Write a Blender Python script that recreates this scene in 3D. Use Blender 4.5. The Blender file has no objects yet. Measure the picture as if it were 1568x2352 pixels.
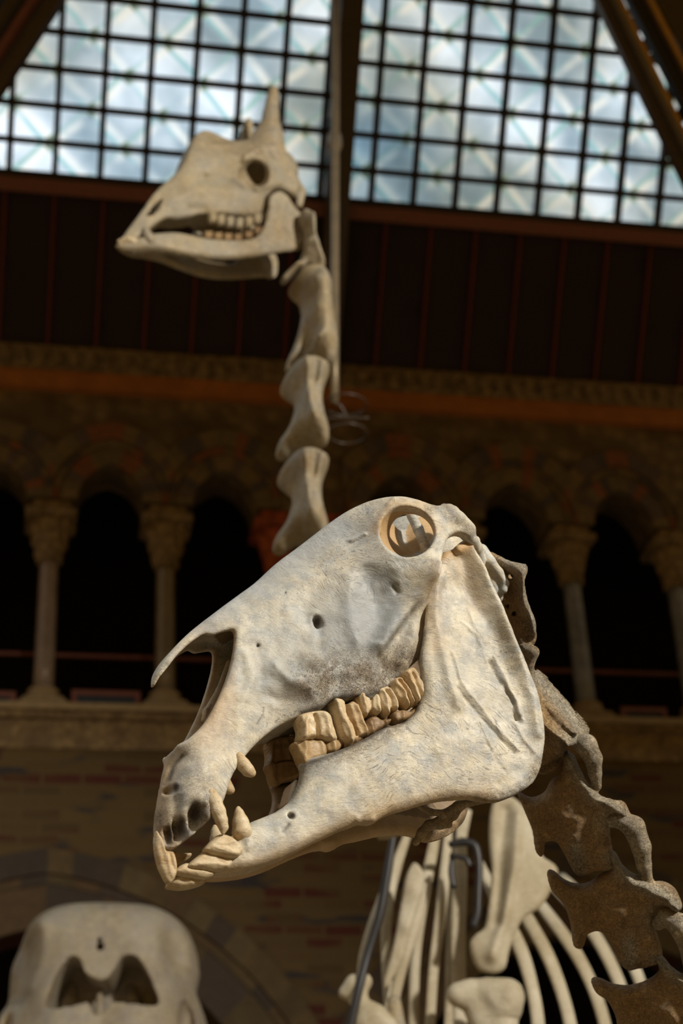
import bpy, bmesh, math, random
import numpy as np
from mathutils import Vector, Matrix

SC = bpy.context.scene
COL = SC.collection
rnd = random.Random(7)
# ------------------------------------------------------------------ camera
F_PX = 3688.0
CX, CY = 784.0, 1176.0
PITCH = math.radians(28.3)
ROLL = math.radians(3.0)
CAM = np.array([0.0, 0.0, 1.5])
_F = np.array([0, math.cos(PITCH), math.sin(PITCH)])
_R0 = np.array([1.0, 0, 0])
_U0 = np.array([0, -math.sin(PITCH), math.cos(PITCH)])
_R = math.cos(ROLL) * _R0 - math.sin(ROLL) * _U0
_U = math.sin(ROLL) * _R0 + math.cos(ROLL) * _U0
cd = bpy.data.cameras.new('camera')
cam = bpy.data.objects.new('camera', cd)
COL.objects.link(cam)
cd.sensor_fit = 'VERTICAL'
cd.sensor_height = 36.0
cd.lens = 36.0 * F_PX / 2352.0
cd.clip_start = 0.05
cam.matrix_world = Matrix(((_R[0], _U[0], -_F[0], CAM[0]), (_R[1], _U[1], -_F[1], CAM[1]),
                           (_R[2], _U[2], -_F[2], CAM[2]), (0, 0, 0, 1)))
cd.dof.use_dof = True
cd.dof.focus_distance = 1.60
cd.dof.aperture_fstop = 6.8
SC.camera = cam
SC.view_settings.view_transform = 'Standard'
SC.view_settings.look = 'None'
SC.view_settings.exposure = 0.0
SC.view_settings.gamma = 1.0
SC.cycles.max_bounces = 6
SC.cycles.diffuse_bounces = 3
SC.cycles.transparent_max_bounces = 8

# ------------------------------------------------------------------ world
W = bpy.data.worlds.new('sky'); SC.world = W
W.use_nodes = True
nt = W.node_tree; nt.nodes.clear()
def wn(t, **k):
    n = nt.nodes.new(t)
    for a, b in k.items(): setattr(n, a, b)
    return n
tc = wn('ShaderNodeTexCoord')
sep = wn('ShaderNodeSeparateXYZ'); nt.links.new(tc.outputs['Generated'], sep.inputs[0])
noi = wn('ShaderNodeTexNoise'); noi.inputs['Scale'].default_value = 5.2; noi.inputs['Detail'].default_value = 3
mpw = wn('ShaderNodeMapping'); mpw.inputs['Location'].default_value = (0.35, 0.1, 0.62)
nt.links.new(tc.outputs['Generated'], mpw.inputs[0]); nt.links.new(mpw.outputs[0], noi.inputs['Vector'])
cr = wn('ShaderNodeValToRGB'); ma = wn('ShaderNodeMath', operation='MULTIPLY_ADD'); ma.inputs[1].default_value = -0.16
nt.links.new(sep.outputs['X'], ma.inputs[0]); nt.links.new(noi.outputs['Fac'], ma.inputs[2]); nt.links.new(ma.outputs[0], cr.inputs[0])
e = cr.color_ramp.elements
e[0].position = 0.40; e[0].color = (0.30, 0.45, 0.54, 1)
e[1].position = 0.60; e[1].color = (1.15, 1.25, 1.32, 1)
e.new(0.49).color = (0.76, 0.74, 0.63, 1)
amb = wn('ShaderNodeRGB'); amb.outputs[0].default_value = (0.185, 0.102, 0.014, 1)   # warm stone and timber of the rest of the hall
mr = wn('ShaderNodeMapRange'); nt.links.new(sep.outputs['Z'], mr.inputs[0])
mr.inputs[1].default_value = 0.42; mr.inputs[2].default_value = 0.56
mx = wn('ShaderNodeMix', data_type='RGBA')
nt.links.new(mr.outputs[0], mx.inputs[0]); nt.links.new(amb.outputs[0], mx.inputs[6]); nt.links.new(cr.outputs[0], mx.inputs[7])
bg = wn('ShaderNodeBackground'); nt.links.new(mx.outputs[2], bg.inputs[0]); bg.inputs[1].default_value = 1.0
wo = wn('ShaderNodeOutputWorld'); nt.links.new(bg.outputs[0], wo.inputs[0])

# ------------------------------------------------------------------ lamps
def spot(name, loc, target, power, color, radius, cone):
    l = bpy.data.lights.new(name, 'SPOT'); l.energy = power; l.color = color
    l.shadow_soft_size = radius; l.spot_size = math.radians(cone); l.spot_blend = 0.6
    o = bpy.data.objects.new(name, l); COL.objects.link(o); o.location = loc
    o.rotation_euler = (Vector(target) - Vector(loc)).to_track_quat('-Z', 'Y').to_euler()
    return o
_L = .66 * _R + .66 * _U - .21 * _F; _L /= np.linalg.norm(_L)
_KP = np.array([0.05, 1.35, 2.15]) + 5.6 * _L
KEY = spot('skylight_beam', tuple(_KP), (-0.1, 2.8, 2.6), 1850, (1.0, 0.95, 0.85), 0.18, 75)
COOL = spot('roof_glazing_light', (-2.2, 0.6, 6.5), (0.0, 1.8, 2.2), 80, (0.70, 0.86, 1.0), 0.8, 80)

# ------------------------------------------------------------------ helpers
def ray(x, y): return _F + _R * ((x - CX) / F_PX) - _U * ((y - CY) / F_PX)
def pt(x, y, z): return CAM + ray(x, y) * z
def hexc(h):
    h = h.lstrip('#'); c = [int(h[i:i+2], 16) / 255 for i in (0, 2, 4)]
    return tuple(v / 12.92 if v <= .04045 else ((v + .055) / 1.055) ** 2.4 for v in c) + (1,)
def tag(o, label=None, cat=None, group=None, kind=None):
    if label: o['label'] = label
    if cat: o['category'] = cat
    if group: o['group'] = group
    if kind: o['kind'] = kind
    return o
def empty(name, M=None, parent=None):
    o = bpy.data.objects.new(name, None); COL.objects.link(o); o.empty_display_size = 0.05
    if M is not None: o.matrix_world = M
    if parent: o.parent = parent
    return o
def link_mesh(name, V, Fc, mat, parent=None, smooth=True, attrs=None):
    me = bpy.data.meshes.new(name)
    V = np.asarray(V, dtype=np.float32); 
    if isinstance(Fc, np.ndarray):
        n = len(Fc); k = Fc.shape[1]
        me.vertices.add(len(V)); me.vertices.foreach_set('co', V.ravel())
        me.loops.add(n * k); me.loops.foreach_set('vertex_index', Fc.astype(np.int32).ravel())
        me.polygons.add(n); me.polygons.foreach_set('loop_start', np.arange(0, n * k, k, dtype=np.int32))
        me.update(calc_edges=True); me.validate()
    else:
        me.from_pydata([tuple(v) for v in V], [], [tuple(f) for f in Fc]); me.update()
    if smooth: me.polygons.foreach_set('use_smooth', [True] * len(me.polygons))
    if attrs:
        for k_, a in attrs.items():
            at = me.attributes.new(k_, 'FLOAT', 'POINT'); at.data.foreach_set('value', np.asarray(a, dtype=np.float32))
    if mat: me.materials.append(mat)
    o = bpy.data.objects.new(name, me); COL.objects.link(o)
    if parent: o.parent = parent
    return o

class Frame:
    """plane-aligned frame: a,b in the plane, N along the normal (toward the viewer side), units centimetres"""
    def __init__(s, x, y, z, n, h=0.0):
        n = np.array(n, float); n /= np.linalg.norm(n)
        s.n = _R * n[0] + _U * n[1] - _F * n[2]
        s.e1 = _R - s.n * (_R @ s.n); s.e1 /= np.linalg.norm(s.e1)
        s.e2 = np.cross(s.n, s.e1)
        s.O = pt(x, y, z) - s.n * h * .01
    def S(s, x, y, h=0.0):
        r = ray(x, y); t = (h * .01 - (CAM - s.O) @ s.n) / (r @ s.n)
        p = CAM + r * t - s.O
        return (p @ s.e1 * 100, p @ s.e2 * 100)
    def P(s, x, y, h=0.0):
        a, b = s.S(x, y, h); return (a, b, h)
    def M(s):
        return Matrix(((s.e1[0], s.e2[0], s.n[0], s.O[0]), (s.e1[1], s.e2[1], s.n[1], s.O[1]),
                       (s.e1[2], s.e2[2], s.n[2], s.O[2]), (0, 0, 0, 1)))
    def L(s, p):   # world -> local metres
        d = np.asarray(p) - s.O; return np.array([d @ s.e1, d @ s.e2, d @ s.n])

def catmull(P, closed=True, sub=4):
    P = np.asarray(P, float); n = len(P); out = []
    rng = range(n) if closed else range(n - 1)
    for i in rng:
        if closed: p0, p1, p2, p3 = P[i-1], P[i], P[(i+1) % n], P[(i+2) % n]
        else: p0, p1, p2, p3 = P[max(i-1, 0)], P[i], P[i+1], P[min(i+2, n-1)]
        d = max(np.linalg.norm(p2 - p1), 1e-9)
        m1 = (p2 - p0) * .5; m2 = (p3 - p1) * .5
        for m in (m1, m2):
            l = np.linalg.norm(m)
            if l > d: m *= d / l
        for k in range(sub):
            t = k / sub; t2 = t * t; t3 = t2 * t
            out.append((2*t3-3*t2+1) * p1 + (t3-2*t2+t) * m1 + (-2*t3+3*t2) * p2 + (t3-t2) * m2)
    if not closed: out.append(P[-1])
    return np.array(out)
def poly_sdf(A, B, P):
    d = np.full(A.shape, 1e9, np.float32); ins = np.zeros(A.shape, bool)
    for i in range(len(P)):
        x1, y1 = P[i-1]; x2, y2 = P[i]
        ex, ey = x2 - x1, y2 - y1; L = ex*ex + ey*ey + 1e-12
        t = np.clip(((A - x1) * ex + (B - y1) * ey) / L, 0, 1)
        d = np.minimum(d, (A - x1 - ex*t) ** 2 + (B - y1 - ey*t) ** 2)
        c = (y1 > B) != (y2 > B)
        if abs(ey) > 1e-12: ins ^= c & (A < ex * (B - y1) / ey + x1)
    d = np.sqrt(d); d[ins] *= -1
    return d
def line_dist(A, B, P):
    d = np.full(A.shape, 1e9, np.float32)
    if len(P) == 1: return np.sqrt((A - P[0][0]) ** 2 + (B - P[0][1]) ** 2)
    for i in range(1, len(P)):
        x1, y1 = P[i-1]; x2, y2 = P[i]; ex, ey = x2 - x1, y2 - y1; L = ex*ex + ey*ey + 1e-12
        t = np.clip(((A - x1) * ex + (B - y1) * ey) / L, 0, 1)
        d = np.minimum(d, (A - x1 - ex*t) ** 2 + (B - y1 - ey*t) ** 2)
    return np.sqrt(d)
def rbf(pts, vals, A, B, lam=0.02):
    p = np.asarray(pts, float); v = np.asarray(vals, float); n = len(p)
    def ph(r2): return np.where(r2 > 1e-9, .5 * r2 * np.log(np.maximum(r2, 1e-9)), 0)
    D = ((p[:, None] - p[None]) ** 2).sum(-1)
    K = np.zeros((n+3, n+3)); K[:n, :n] = ph(D) + lam * np.eye(n) * 10
    K[:n, n] = 1; K[:n, n+1:] = p; K[n, :n] = 1; K[n+1:, :n] = p.T
    w = np.linalg.solve(K, np.concatenate([v, [0, 0, 0]]))
    out = np.full(A.shape, w[n]) + w[n+1] * A + w[n+2] * B
    for i in range(n): out += w[i] * ph((A - p[i, 0]) ** 2 + (B - p[i, 1]) ** 2)
    return out.astype(np.float32)
def vnoise(A, B, sc, seed):
    r_ = np.random.RandomState(seed); T = r_.rand(64, 64).astype(np.float32) * 2 - 1
    x = A / sc + 17.3; y = B / sc + 5.7; i = np.floor(x).astype(int); j = np.floor(y).astype(int); u = x - i; v = y - j
    u = u*u*(3-2*u); v = v*v*(3-2*v); g_ = lambda a, b: T[a % 64, b % 64]
    return (g_(i, j)*(1-u)+g_(i+1, j)*u)*(1-v) + (g_(i, j+1)*(1-u)+g_(i+1, j+1)*u)*v
def smin(a, b, k):
    if k <= 0: return np.minimum(a, b)
    h = np.clip(.5 + .5 * (b - a) / k, 0, 1); return b + (a - b) * h - k * h * (1 - h)
def smax(a, b, k): return -smin(-a, -b, k)

def surfnet(F, org, h):
    s = F < 0
    nx, ny, nz = F.shape
    cnt = np.zeros((nx-1, ny-1, nz-1), np.int8)
    offs = [(i, j, k) for i in (0, 1) for j in (0, 1) for k in (0, 1)]
    for i, j, k in offs: cnt += s[i:nx-1+i, j:ny-1+j, k:nz-1+k]
    mixed = (cnt > 0) & (cnt < 8)
    I = np.argwhere(mixed)
    vals = np.stack([F[I[:, 0]+i, I[:, 1]+j, I[:, 2]+k] for i, j, k in offs], 1)
    acc = np.zeros((len(I), 3)); num = np.zeros(len(I))
    for a in range(8):
        for b in range(a+1, 8):
            da = np.array(offs[b]) - np.array(offs[a])
            if np.abs(da).sum() != 1: continue
            va, vb = vals[:, a], vals[:, b]; m = (va < 0) != (vb < 0)
            t = np.where(m, va / np.where(m, va - vb, 1), 0)
            p = np.array(offs[a])[None] + t[:, None] * da[None]
            acc += p * m[:, None]; num += m
    V = (I + acc / num[:, None]) * h + np.array(org)
    idx = np.full(mixed.shape, -1, np.int32); idx[mixed] = np.arange(len(I))
    faces = []
    for ax in range(3):
        sl = [slice(None)] * 3; sl2 = [slice(None)] * 3
        sl[ax] = slice(0, -1); sl2[ax] = slice(1, None)
        ch = s[tuple(sl)] != s[tuple(sl2)]
        o1, o2 = [q for q in range(3) if q != ax]
        E = np.argwhere(ch)
        ok = (E[:, o1] > 0) & (E[:, o2] > 0) & (E[:, o1] < F.shape[o1]-1) & (E[:, o2] < F.shape[o2]-1)
        E = E[ok]
        ins = s[E[:, 0], E[:, 1], E[:, 2]]
        def g(d1, d2):
            q = E.copy(); q[:, o1] -= d1; q[:, o2] -= d2; return idx[q[:, 0], q[:, 1], q[:, 2]]
        Q = np.stack([g(1, 1), g(0, 1), g(0, 0), g(1, 0)], 1)
        flip = ins if ax != 1 else ~ins
        Q[~flip] = Q[~flip][:, ::-1]
        faces.append(Q)
    return V, np.concatenate(faces)

class Vol:
    """implicit solid in a Frame; every op carries its own box"""
    def __init__(s, fr, h=0.2): s.fr = fr; s.h = h; s.ops = []
    def relief(s, outline, outer, thick=None, edge=0.6, mode='add', k=0.3, feats=(), sub=4, hd=None, nz=0.0):
        """outline [(x,y,h)]; outer: [(x,y,h)] surface heights (or number); thick: number, [(x,y,h,t)] or None = solid to mid plane"""
        fr = s.fr
        o3 = [p if len(p) > 2 else (p[0], p[1], hd) for p in outline]
        P = catmull([fr.S(*p) for p in o3], True, sub)
        if isinstance(outer, (int, float)): top = outer
        else: top = max(p[2] for p in outer)
        def fn(A, B, N):
            d = poly_sdf(A, B, P)
            if isinstance(outer, (int, float)): Wo = np.full(A.shape, outer, np.float32)
            else: Wo = rbf([fr.S(*p[:3]) for p in outer], [p[2] for p in outer], A, B)
            if nz:
                Wo = Wo + nz * (vnoise(A, B, 1.7, 3) + .55 * vnoise(A, B, .8, 4) + .3 * vnoise(A, B, .4, 5))
                A0, B0 = A, B
                A = A + nz * 2.6 * vnoise(A0, B0, 1.5, 6) + nz * 1.2 * vnoise(A0, B0, .6, 8); B = B + nz * 2.6 * vnoise(A0, B0, 1.5, 7) + nz * 1.2 * vnoise(A0, B0, .6, 9)
            for f in feats:
                kind, pl, hh, amp, sig = f
                q = [fr.S(x, y, hh) for x, y in pl]
                if kind == 'g': Wo = Wo + amp * np.exp(-(line_dist(A, B, q) / sig) ** 2)
                elif kind == 'step':      # raised plateau inside a polygon
                    dd = poly_sdf(A, B, catmull(q, True, 3)); Wo = Wo + amp / (1 + np.exp(np.clip(dd / sig, -30, 30)))
            pr = np.sqrt(np.maximum(1 - (1 - np.clip(-d / edge, 0, 1)) ** 2, 0))
            if thick is None:
                Wr = Wo[..., None]
                return smax(d[..., None], (np.abs(N) - Wr), edge)
            if isinstance(thick, (int, float)): T = np.full(A.shape, thick, np.float32)
            else: T = np.maximum(rbf([fr.S(*p[:3]) for p in thick], [p[3] for p in thick], A, B), .25)
            mid = Wo - T / 2; half = T / 2 * pr
            return np.maximum(d[..., None], np.abs(N - mid[..., None]) - half[..., None])
        lo = np.append(P.min(0) - 1, -1.0 if thick is None else -99); hi = np.append(P.max(0) + 1, top + 2.5)
        if thick is not None:
            tm = thick if isinstance(thick, (int, float)) else max(p[3] for p in thick)
            bot = outer if isinstance(outer, (int, float)) else min(p[2] for p in outer)
            lo[2] = bot - tm - 2.5
        s.ops.append((mode, k, lo, hi, fn)); return s
    def caps(s, pts, mode='add', k=0.4, flat=None, px=True):
        """tapered capsule chain, pts [(x,y,h,r)]"""
        q = [(np.array(s.fr.P(*p[:3]) if px else p[:3]), p[3]) for p in pts]
        def fn(A, B, N):
            A3 = A[..., None]; B3 = B[..., None]; res = None
            for (p, r1), (p2, r2) in zip(q[:-1], q[1:]) if len(q) > 1 else [(q[0], q[0])]:
                e = p2 - p; L = max(e @ e, 1e-9)
                t = np.clip(((A3 - p[0]) * e[0] + (B3 - p[1]) * e[1] + (N - p[2]) * e[2]) / L, 0, 1)
                d = np.sqrt((A3-p[0]-e[0]*t)**2 + (B3-p[1]-e[1]*t)**2 + (N-p[2]-e[2]*t)**2) - (r1 + (r2 - r1) * t)
                res = d if res is None else smin(res, d, .25)
            return res
        rr = max(r for _, r in q) + .6; Q = np.array([p for p, _ in q])
        s.ops.append((mode, k, Q.min(0) - rr, Q.max(0) + rr, fn)); return s
    def ell(s, c, r, ang=0.0, mode='add', k=0.4, tilt=0.0):
        """ellipsoid centre (x,y,h) px, radii cm (ra,rb,rN), ang deg in the plane, tilt deg about b"""
        p = np.array(s.fr.P(*c)); ca, sa = math.cos(math.radians(ang)), math.sin(math.radians(ang))
        ct, st = math.cos(math.radians(tilt)), math.sin(math.radians(tilt))
        def fn(A, B, N):
            x = A[..., None] - p[0]; y = B[..., None] - p[1]; z = N - p[2]
            u = x * ca + y * sa; v = -x * sa + y * ca
            u2 = u * ct + z * st; z2 = -u * st + z * ct
            q = np.sqrt((u2/r[0])**2 + (v/r[1])**2 + (z2/r[2])**2)
            return (q - 1) * min(r)
        R = max(r) + .8
        s.ops.append((mode, k, p - R, p + R, fn)); return s
    def build(s, name, mat, parent=None, sym=False, attrs=None, rel=None, clampN=None):
        lo = np.min([o[2] for o in s.ops if o[0] == 'add'], 0); hi = np.max([o[3] for o in s.ops if o[0] == 'add'], 0)
        h = s.h
        if sym: lo[2] = 0.0
        n = np.ceil((hi - lo) / h).astype(int) + 2
        a = lo[0] + np.arange(n[0]) * h; b = lo[1] + np.arange(n[1]) * h
        c = (lo[2] + np.arange(n[2]) * h) if not sym else (np.arange(n[2]) * h + h / 2)
        F = np.full(tuple(n), 5.0, np.float32)
        for mode, k, l, u, fn in s.ops:
            i0, i1 = np.searchsorted(a, [l[0], u[0]]); j0, j1 = np.searchsorted(b, [l[1], u[1]]); k0, k1 = np.searchsorted(c, [l[2], u[2]])
            if i1 <= i0 or j1 <= j0 or k1 <= k0: continue
            A, B = np.meshgrid(a[i0:i1], b[j0:j1], indexing='ij')
            f = fn(A, B, c[None, None, k0:k1]).astype(np.float32)
            sl = (slice(i0, i1), slice(j0, j1), slice(k0, k1))
            F[sl] = smin(F[sl], f, k) if mode == 'add' else smax(F[sl], -f, k)
        for ax in (0, 1):
            sl = [slice(None)] * 3; sl[ax] = 0; F[tuple(sl)] = np.maximum(F[tuple(sl)], .1); sl[ax] = -1; F[tuple(sl)] = np.maximum(F[tuple(sl)], .1)
        F[..., -1] = np.maximum(F[..., -1], .1)
        if sym:
            F = np.concatenate([F[..., ::-1], F], 2); org = (lo[0], lo[1], -c[-1])
        else:
            F[..., 0] = np.maximum(F[..., 0], .1); org = (lo[0], lo[1], c[0])
        V, Q = surfnet(F, org, h)
        at = attrs(V) if attrs else None
        Vm = V * .01
        if rel is not None and rel is not s.fr:      # express in another frame's axes
            Wd = s.fr.O + Vm[:, :1] * s.fr.e1 + Vm[:, 1:2] * s.fr.e2 + Vm[:, 2:] * s.fr.n
            d = Wd - rel.O; Vm = np.stack([d @ rel.e1, d @ rel.e2, d @ rel.n], 1)
        return link_mesh(name, Vm, Q, mat, parent, True, at)

def tube_mesh(path, radii, n=10, flat=1.0, up=None):
    """swept tube through world/local points; radii per point; flat squashes one axis"""
    P = catmull(path, False, 4); R = np.interp(np.linspace(0, len(path)-1, len(P)), range(len(path)), radii)
    V = []; Fc = []; up0 = np.array(up if up is not None else (0, 0, 1.0), float)
    for i, p in enumerate(P):
        t = P[min(i+1, len(P)-1)] - P[max(i-1, 0)]; t = t / (np.linalg.norm(t) + 1e-12)
        s_ = np.cross(t, up0); s_ /= (np.linalg.norm(s_) + 1e-9); u = np.cross(s_, t)
        for k in range(n):
            a = 2 * math.pi * k / n; V.append(p + s_ * math.cos(a) * R[i] + u * math.sin(a) * R[i] * flat)
    m = len(P)
    for i in range(m-1):
        for k in range(n): Fc.append((i*n+k, i*n+(k+1) % n, (i+1)*n+(k+1) % n, (i+1)*n+k))
    Fc.append(tuple(range(n))[::-1]); Fc.append(tuple((m-1)*n+k for k in range(n)))
    return np.array(V), Fc
def merge(parts):
    V = []; Fc = []; o = 0
    for v, f in parts:
        V += [tuple(p) for p in v]; Fc += [tuple(i + o for i in q) for q in f]; o += len(v)
    return V, Fc

# ------------------------------------------------------------------ materials
class NT:
    def __init__(s, name):
        s.m = bpy.data.materials.new(name); s.m.use_nodes = True; s.t = s.m.node_tree
        s.b = s.t.nodes['Principled BSDF']; s.tc = s.t.nodes.new('ShaderNodeTexCoord')
    def n(s, t, ins=None, **k):
        x = s.t.nodes.new(t)
        for a, b in k.items(): setattr(x, a, b)
        for a, b in (ins or {}).items(): s.set(x.inputs[a], b)
        return x
    def set(s, sock, v):
        if isinstance(v, bpy.types.NodeSocket): s.t.links.new(v, sock)
        else: sock.default_value = v
    def noise(s, scale, detail=4, rough=.55, vec=None, dist=0):
        return s.n('ShaderNodeTexNoise', {'Scale': scale, 'Detail': detail, 'Roughness': rough, 'Distortion': dist, 'Vector': vec or s.tc.outputs['Object']}).outputs['Fac']
    def ramp(s, fac, stops):
        x = s.n('ShaderNodeValToRGB', {'Fac': fac}); e = x.color_ramp.elements
        while len(e) < len(stops): e.new(.5)
        for el, (p, c) in zip(e, stops): el.position = p; el.color = c if len(c) == 4 else (*c, 1)
        return x.outputs[0]
    def mix(s, f, a, b, mode='MIX'):
        x = s.n('ShaderNodeMix', data_type='RGBA', blend_type=mode); s.set(x.inputs[0], f); s.set(x.inputs[6], a); s.set(x.inputs[7], b); return x.outputs[2]
    def math(s, op, a, b=0.0, clamp=False):
        x = s.n('ShaderNodeMath', operation=op, use_clamp=clamp); s.set(x.inputs[0], a); s.set(x.inputs[1], b); return x.outputs[0]
    def attr(s, nm): return s.n('ShaderNodeAttribute', attribute_name=nm).outputs['Fac']
    def mapping(s, scale=(1, 1, 1), rot=(0, 0, 0), vec=None):
        return s.n('ShaderNodeMapping', {'Scale': scale, 'Rotation': rot, 'Vector': vec or s.tc.outputs['Object']}).outputs[0]
    def bump(s, h, st, dist=.01, nrm=None):
        x = s.n('ShaderNodeBump', {'Strength': st, 'Distance': dist, 'Height': h})
        if nrm is not None: s.set(x.inputs['Normal'], nrm)
        return x.outputs[0]
G1 = (0, 0, 0, 1); W1 = (1, 1, 1, 1)
def bone_mat(name, light, dark, grey=None, pores=False, unit=1.0, rough=.5, streak=1.0, amber=(.46, .27, .10, 1), bump=.58):
    t = NT(name); u = unit
    big = t.noise(9 / u, 4, .6); mid = t.noise(45 / u, 5, .65)
    wv = t.n('ShaderNodeTexNoise', {'Scale': 7 / u, 'Detail': 3, 'Vector': t.tc.outputs['Object']}).outputs['Color']
    wa = t.n('ShaderNodeMix', {0: .075 * u}, data_type='RGBA', blend_type='LINEAR_LIGHT'); t.set(wa.inputs[6], t.tc.outputs['Object']); t.set(wa.inputs[7], wv)
    sv = t.mapping((22 / u, 120 / u, 60 / u), (0, 0, math.radians(48)), wa.outputs[2])
    st = t.noise(3.0, 5, .75, sv, .3)
    c = t.mix(t.ramp(big, [(.35, G1), (.7, W1)]), light, dark)
    if grey: c = t.mix(t.math('MULTIPLY', t.ramp(mid, [(.38, W1), (.62, G1)]), .7), c, grey)
    c = t.mix(t.math('MULTIPLY', t.ramp(st, [(.36, W1), (.44, G1)]), .30 * streak), c, (dark[0]*.40, dark[1]*.40, dark[2]*.42, 1))
    bl = t.noise(26 / u, 5, .7, t.mapping((1, 1, 1), (0.3, 0.2, 0)))
    c = t.mix(t.math('MULTIPLY', t.ramp(bl, [(.46, G1), (.66, W1)]), .45), c, (dark[0]*.72, dark[1]*.66, dark[2]*.55, 1))
    c = t.mix(t.math('MULTIPLY', t.ramp(t.noise(70 / u, 4, .7), [(.52, G1), (.7, W1)]), .35), c, (min(light[0]*1.15, .85), min(light[1]*1.17, .84), min(light[2]*1.25, .8), 1))
    if grey:
        sv2 = t.mapping((34 / u, 430 / u, 200 / u), (0, 0, math.radians(50)), wa.outputs[2]); fb = t.noise(1.6, 4, .7, sv2, .4)
        fm = t.ramp(t.noise(11 / u, 3), [(.40, G1), (.62, W1)])
        c = t.mix(t.math('MULTIPLY', t.math('MULTIPLY', t.ramp(fb, [(.38, W1), (.455, G1)]), fm), .75), c, (.10, .09, .08, 1))
        ck = t.noise(16 / u, 6, .62, None, .5); cl = t.math('ABSOLUTE', t.math('SUBTRACT', ck, .5))
        c = t.mix(t.math('MULTIPLY', t.math('MULTIPLY', t.ramp(cl, [(.0035, W1), (.009, G1)]), t.ramp(t.noise(8 / u, 2), [(.56, G1), (.64, W1)])), .34), c, (.12, .09, .06, 1))
        sp = t.noise(650 / u, 2, .6)
        c = t.mix(t.math('MULTIPLY', t.ramp(sp, [(.60, G1), (.70, W1)]), .5), c, (.82, .78, .68, 1))
    fine = t.noise(420 / u, 3, .7)
    c = t.mix(t.math('MULTIPLY', t.ramp(fine, [(.30, W1), (.42, G1)]), .30), c, (dark[0]*.25, dark[1]*.2, dark[2]*.15, 1))
    hgt = t.math('ADD', t.math('MULTIPLY', mid, .6), t.math('MULTIPLY', st, .5 * streak))
    hgt = t.math('ADD', hgt, t.math('MULTIPLY', fine, .18))
    if pores:
        po = t.attr('pores'); am = t.attr('amber'); gr = t.attr('grey'); dk = t.attr('dark')
        dv = t.n('ShaderNodeMix', {0: .03}, data_type='RGBA', blend_type='LINEAR_LIGHT'); t.set(dv.inputs[6], t.tc.outputs['Object']); t.set(dv.inputs[7], t.n('ShaderNodeTexNoise', {'Scale': 90, 'Detail': 3, 'Vector': t.tc.outputs['Object']}).outputs['Color'])
        v = t.n('ShaderNodeTexVoronoi', {'Scale': 620 / u, 'Vector': dv.outputs[2], 'Randomness': 1.0}).outputs['Distance']
        v2 = t.noise(300, 4, .75)
        vm = t.math('MULTIPLY', t.ramp(v, [(.25, W1), (.55, G1)]), t.ramp(t.noise(110 / u, 4, .7), [(.33, G1), (.52, W1)]))
        vm = t.math('MAXIMUM', vm, t.ramp(v2, [(.34, W1), (.44, G1)]))
        vm = t.math('MULTIPLY', vm, po)
        c = t.mix(t.math('MULTIPLY', t.math('MINIMUM', gr, 1.0), t.math('ADD', .12, t.math('MULTIPLY', mid, 1.15)), True), c, grey or dark)
        c = t.mix(t.math('MULTIPLY', am, .82), c, amber)
        c = t.mix(t.math('MULTIPLY', t.math('MULTIPLY', po, t.ramp(t.noise(55, 4, .7), [(.35, G1), (.6, W1)])), .8), c, (.20, .14, .08, 1))
        c = t.mix(t.math('MULTIPLY', vm, .92), c, (.05, .032, .018, 1))
        c = t.mix(dk, c, (.035, .02, .01, 1))
        hgt = t.math('SUBTRACT', hgt, t.math('MULTIPLY', vm, 1.3))
    t.set(t.b.inputs['Base Color'], c)
    t.set(t.b.inputs['Roughness'], rough)
    t.set(t.b.inputs['Specular IOR Level'], .35)
    t.set(t.b.inputs['Normal'], t.bump(hgt, bump, .0024 * u))
    return t.m
M_BONE = bone_mat('weathered_bone', (.69, .63, .50, 1), (.58, .49, .345, 1), (.27, .29, .31, 1), pores=True)
M_NECK = bone_mat('brown_bone', (.46, .33, .17, 1), (.22, .12, .045, 1), None, unit=1.2)
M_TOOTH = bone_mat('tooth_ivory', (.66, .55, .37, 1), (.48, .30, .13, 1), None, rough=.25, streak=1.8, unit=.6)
M_TOOTH_DK = bone_mat('stained_shaded_tooth', (.42, .28, .13, 1), (.15, .08, .035, 1), None, rough=.4)  # stained teeth, and painted mouth shade on the far-side ones
M_GIR = bone_mat('giraffe_bone', (.45, .365, .225, 1), (.32, .23, .115, 1), (.26, .235, .19, 1), unit=2.6)
M_NECKP = bone_mat('brown_stained_bone', (.60, .53, .39, 1), (.44, .35, .22, 1), (.3, .28, .24, 1), pores=True, unit=1.2, amber=(.40, .22, .065, 1), bump=1.0)
M_RIB = bone_mat('pale_bone', (.56, .49, .36, 1), (.42, .34, .21, 1), None, unit=2.6)
M_ELE = bone_mat('elephant_bone', (.50, .43, .30, 1), (.36, .28, .17, 1), (.34, .30, .27, 1), unit=4)
def plain(name, col, rough=.6, metal=0.0, var=.25, scale=20):
    t = NT(name)
    f = t.noise(scale, 4)
    t.set(t.b.inputs['Base Color'], t.mix(t.ramp(f, [(.3, G1), (.7, W1)]), col, tuple(c * (1 - var) for c in col[:3]) + (1,)))
    t.set(t.b.inputs['Roughness'], rough); t.set(t.b.inputs['Metallic'], metal)
    return t.m
M_IRON = plain('black_iron', (.03, .026, .024, 1), .45, .3)
M_BRASS = plain('aged_brass_rod', (.26, .20, .12, 1), .4, .3)
# ================================================================== HORSE
HF = Frame(800, 1500, 1.60, (.45, .455, .768), h=5.0)
horse = empty('horse_skeleton', HF.M())
tag(horse, 'nearest skeleton: sharp bone-white horse skull with bared teeth and brown neck vertebrae', 'skeleton')

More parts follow.
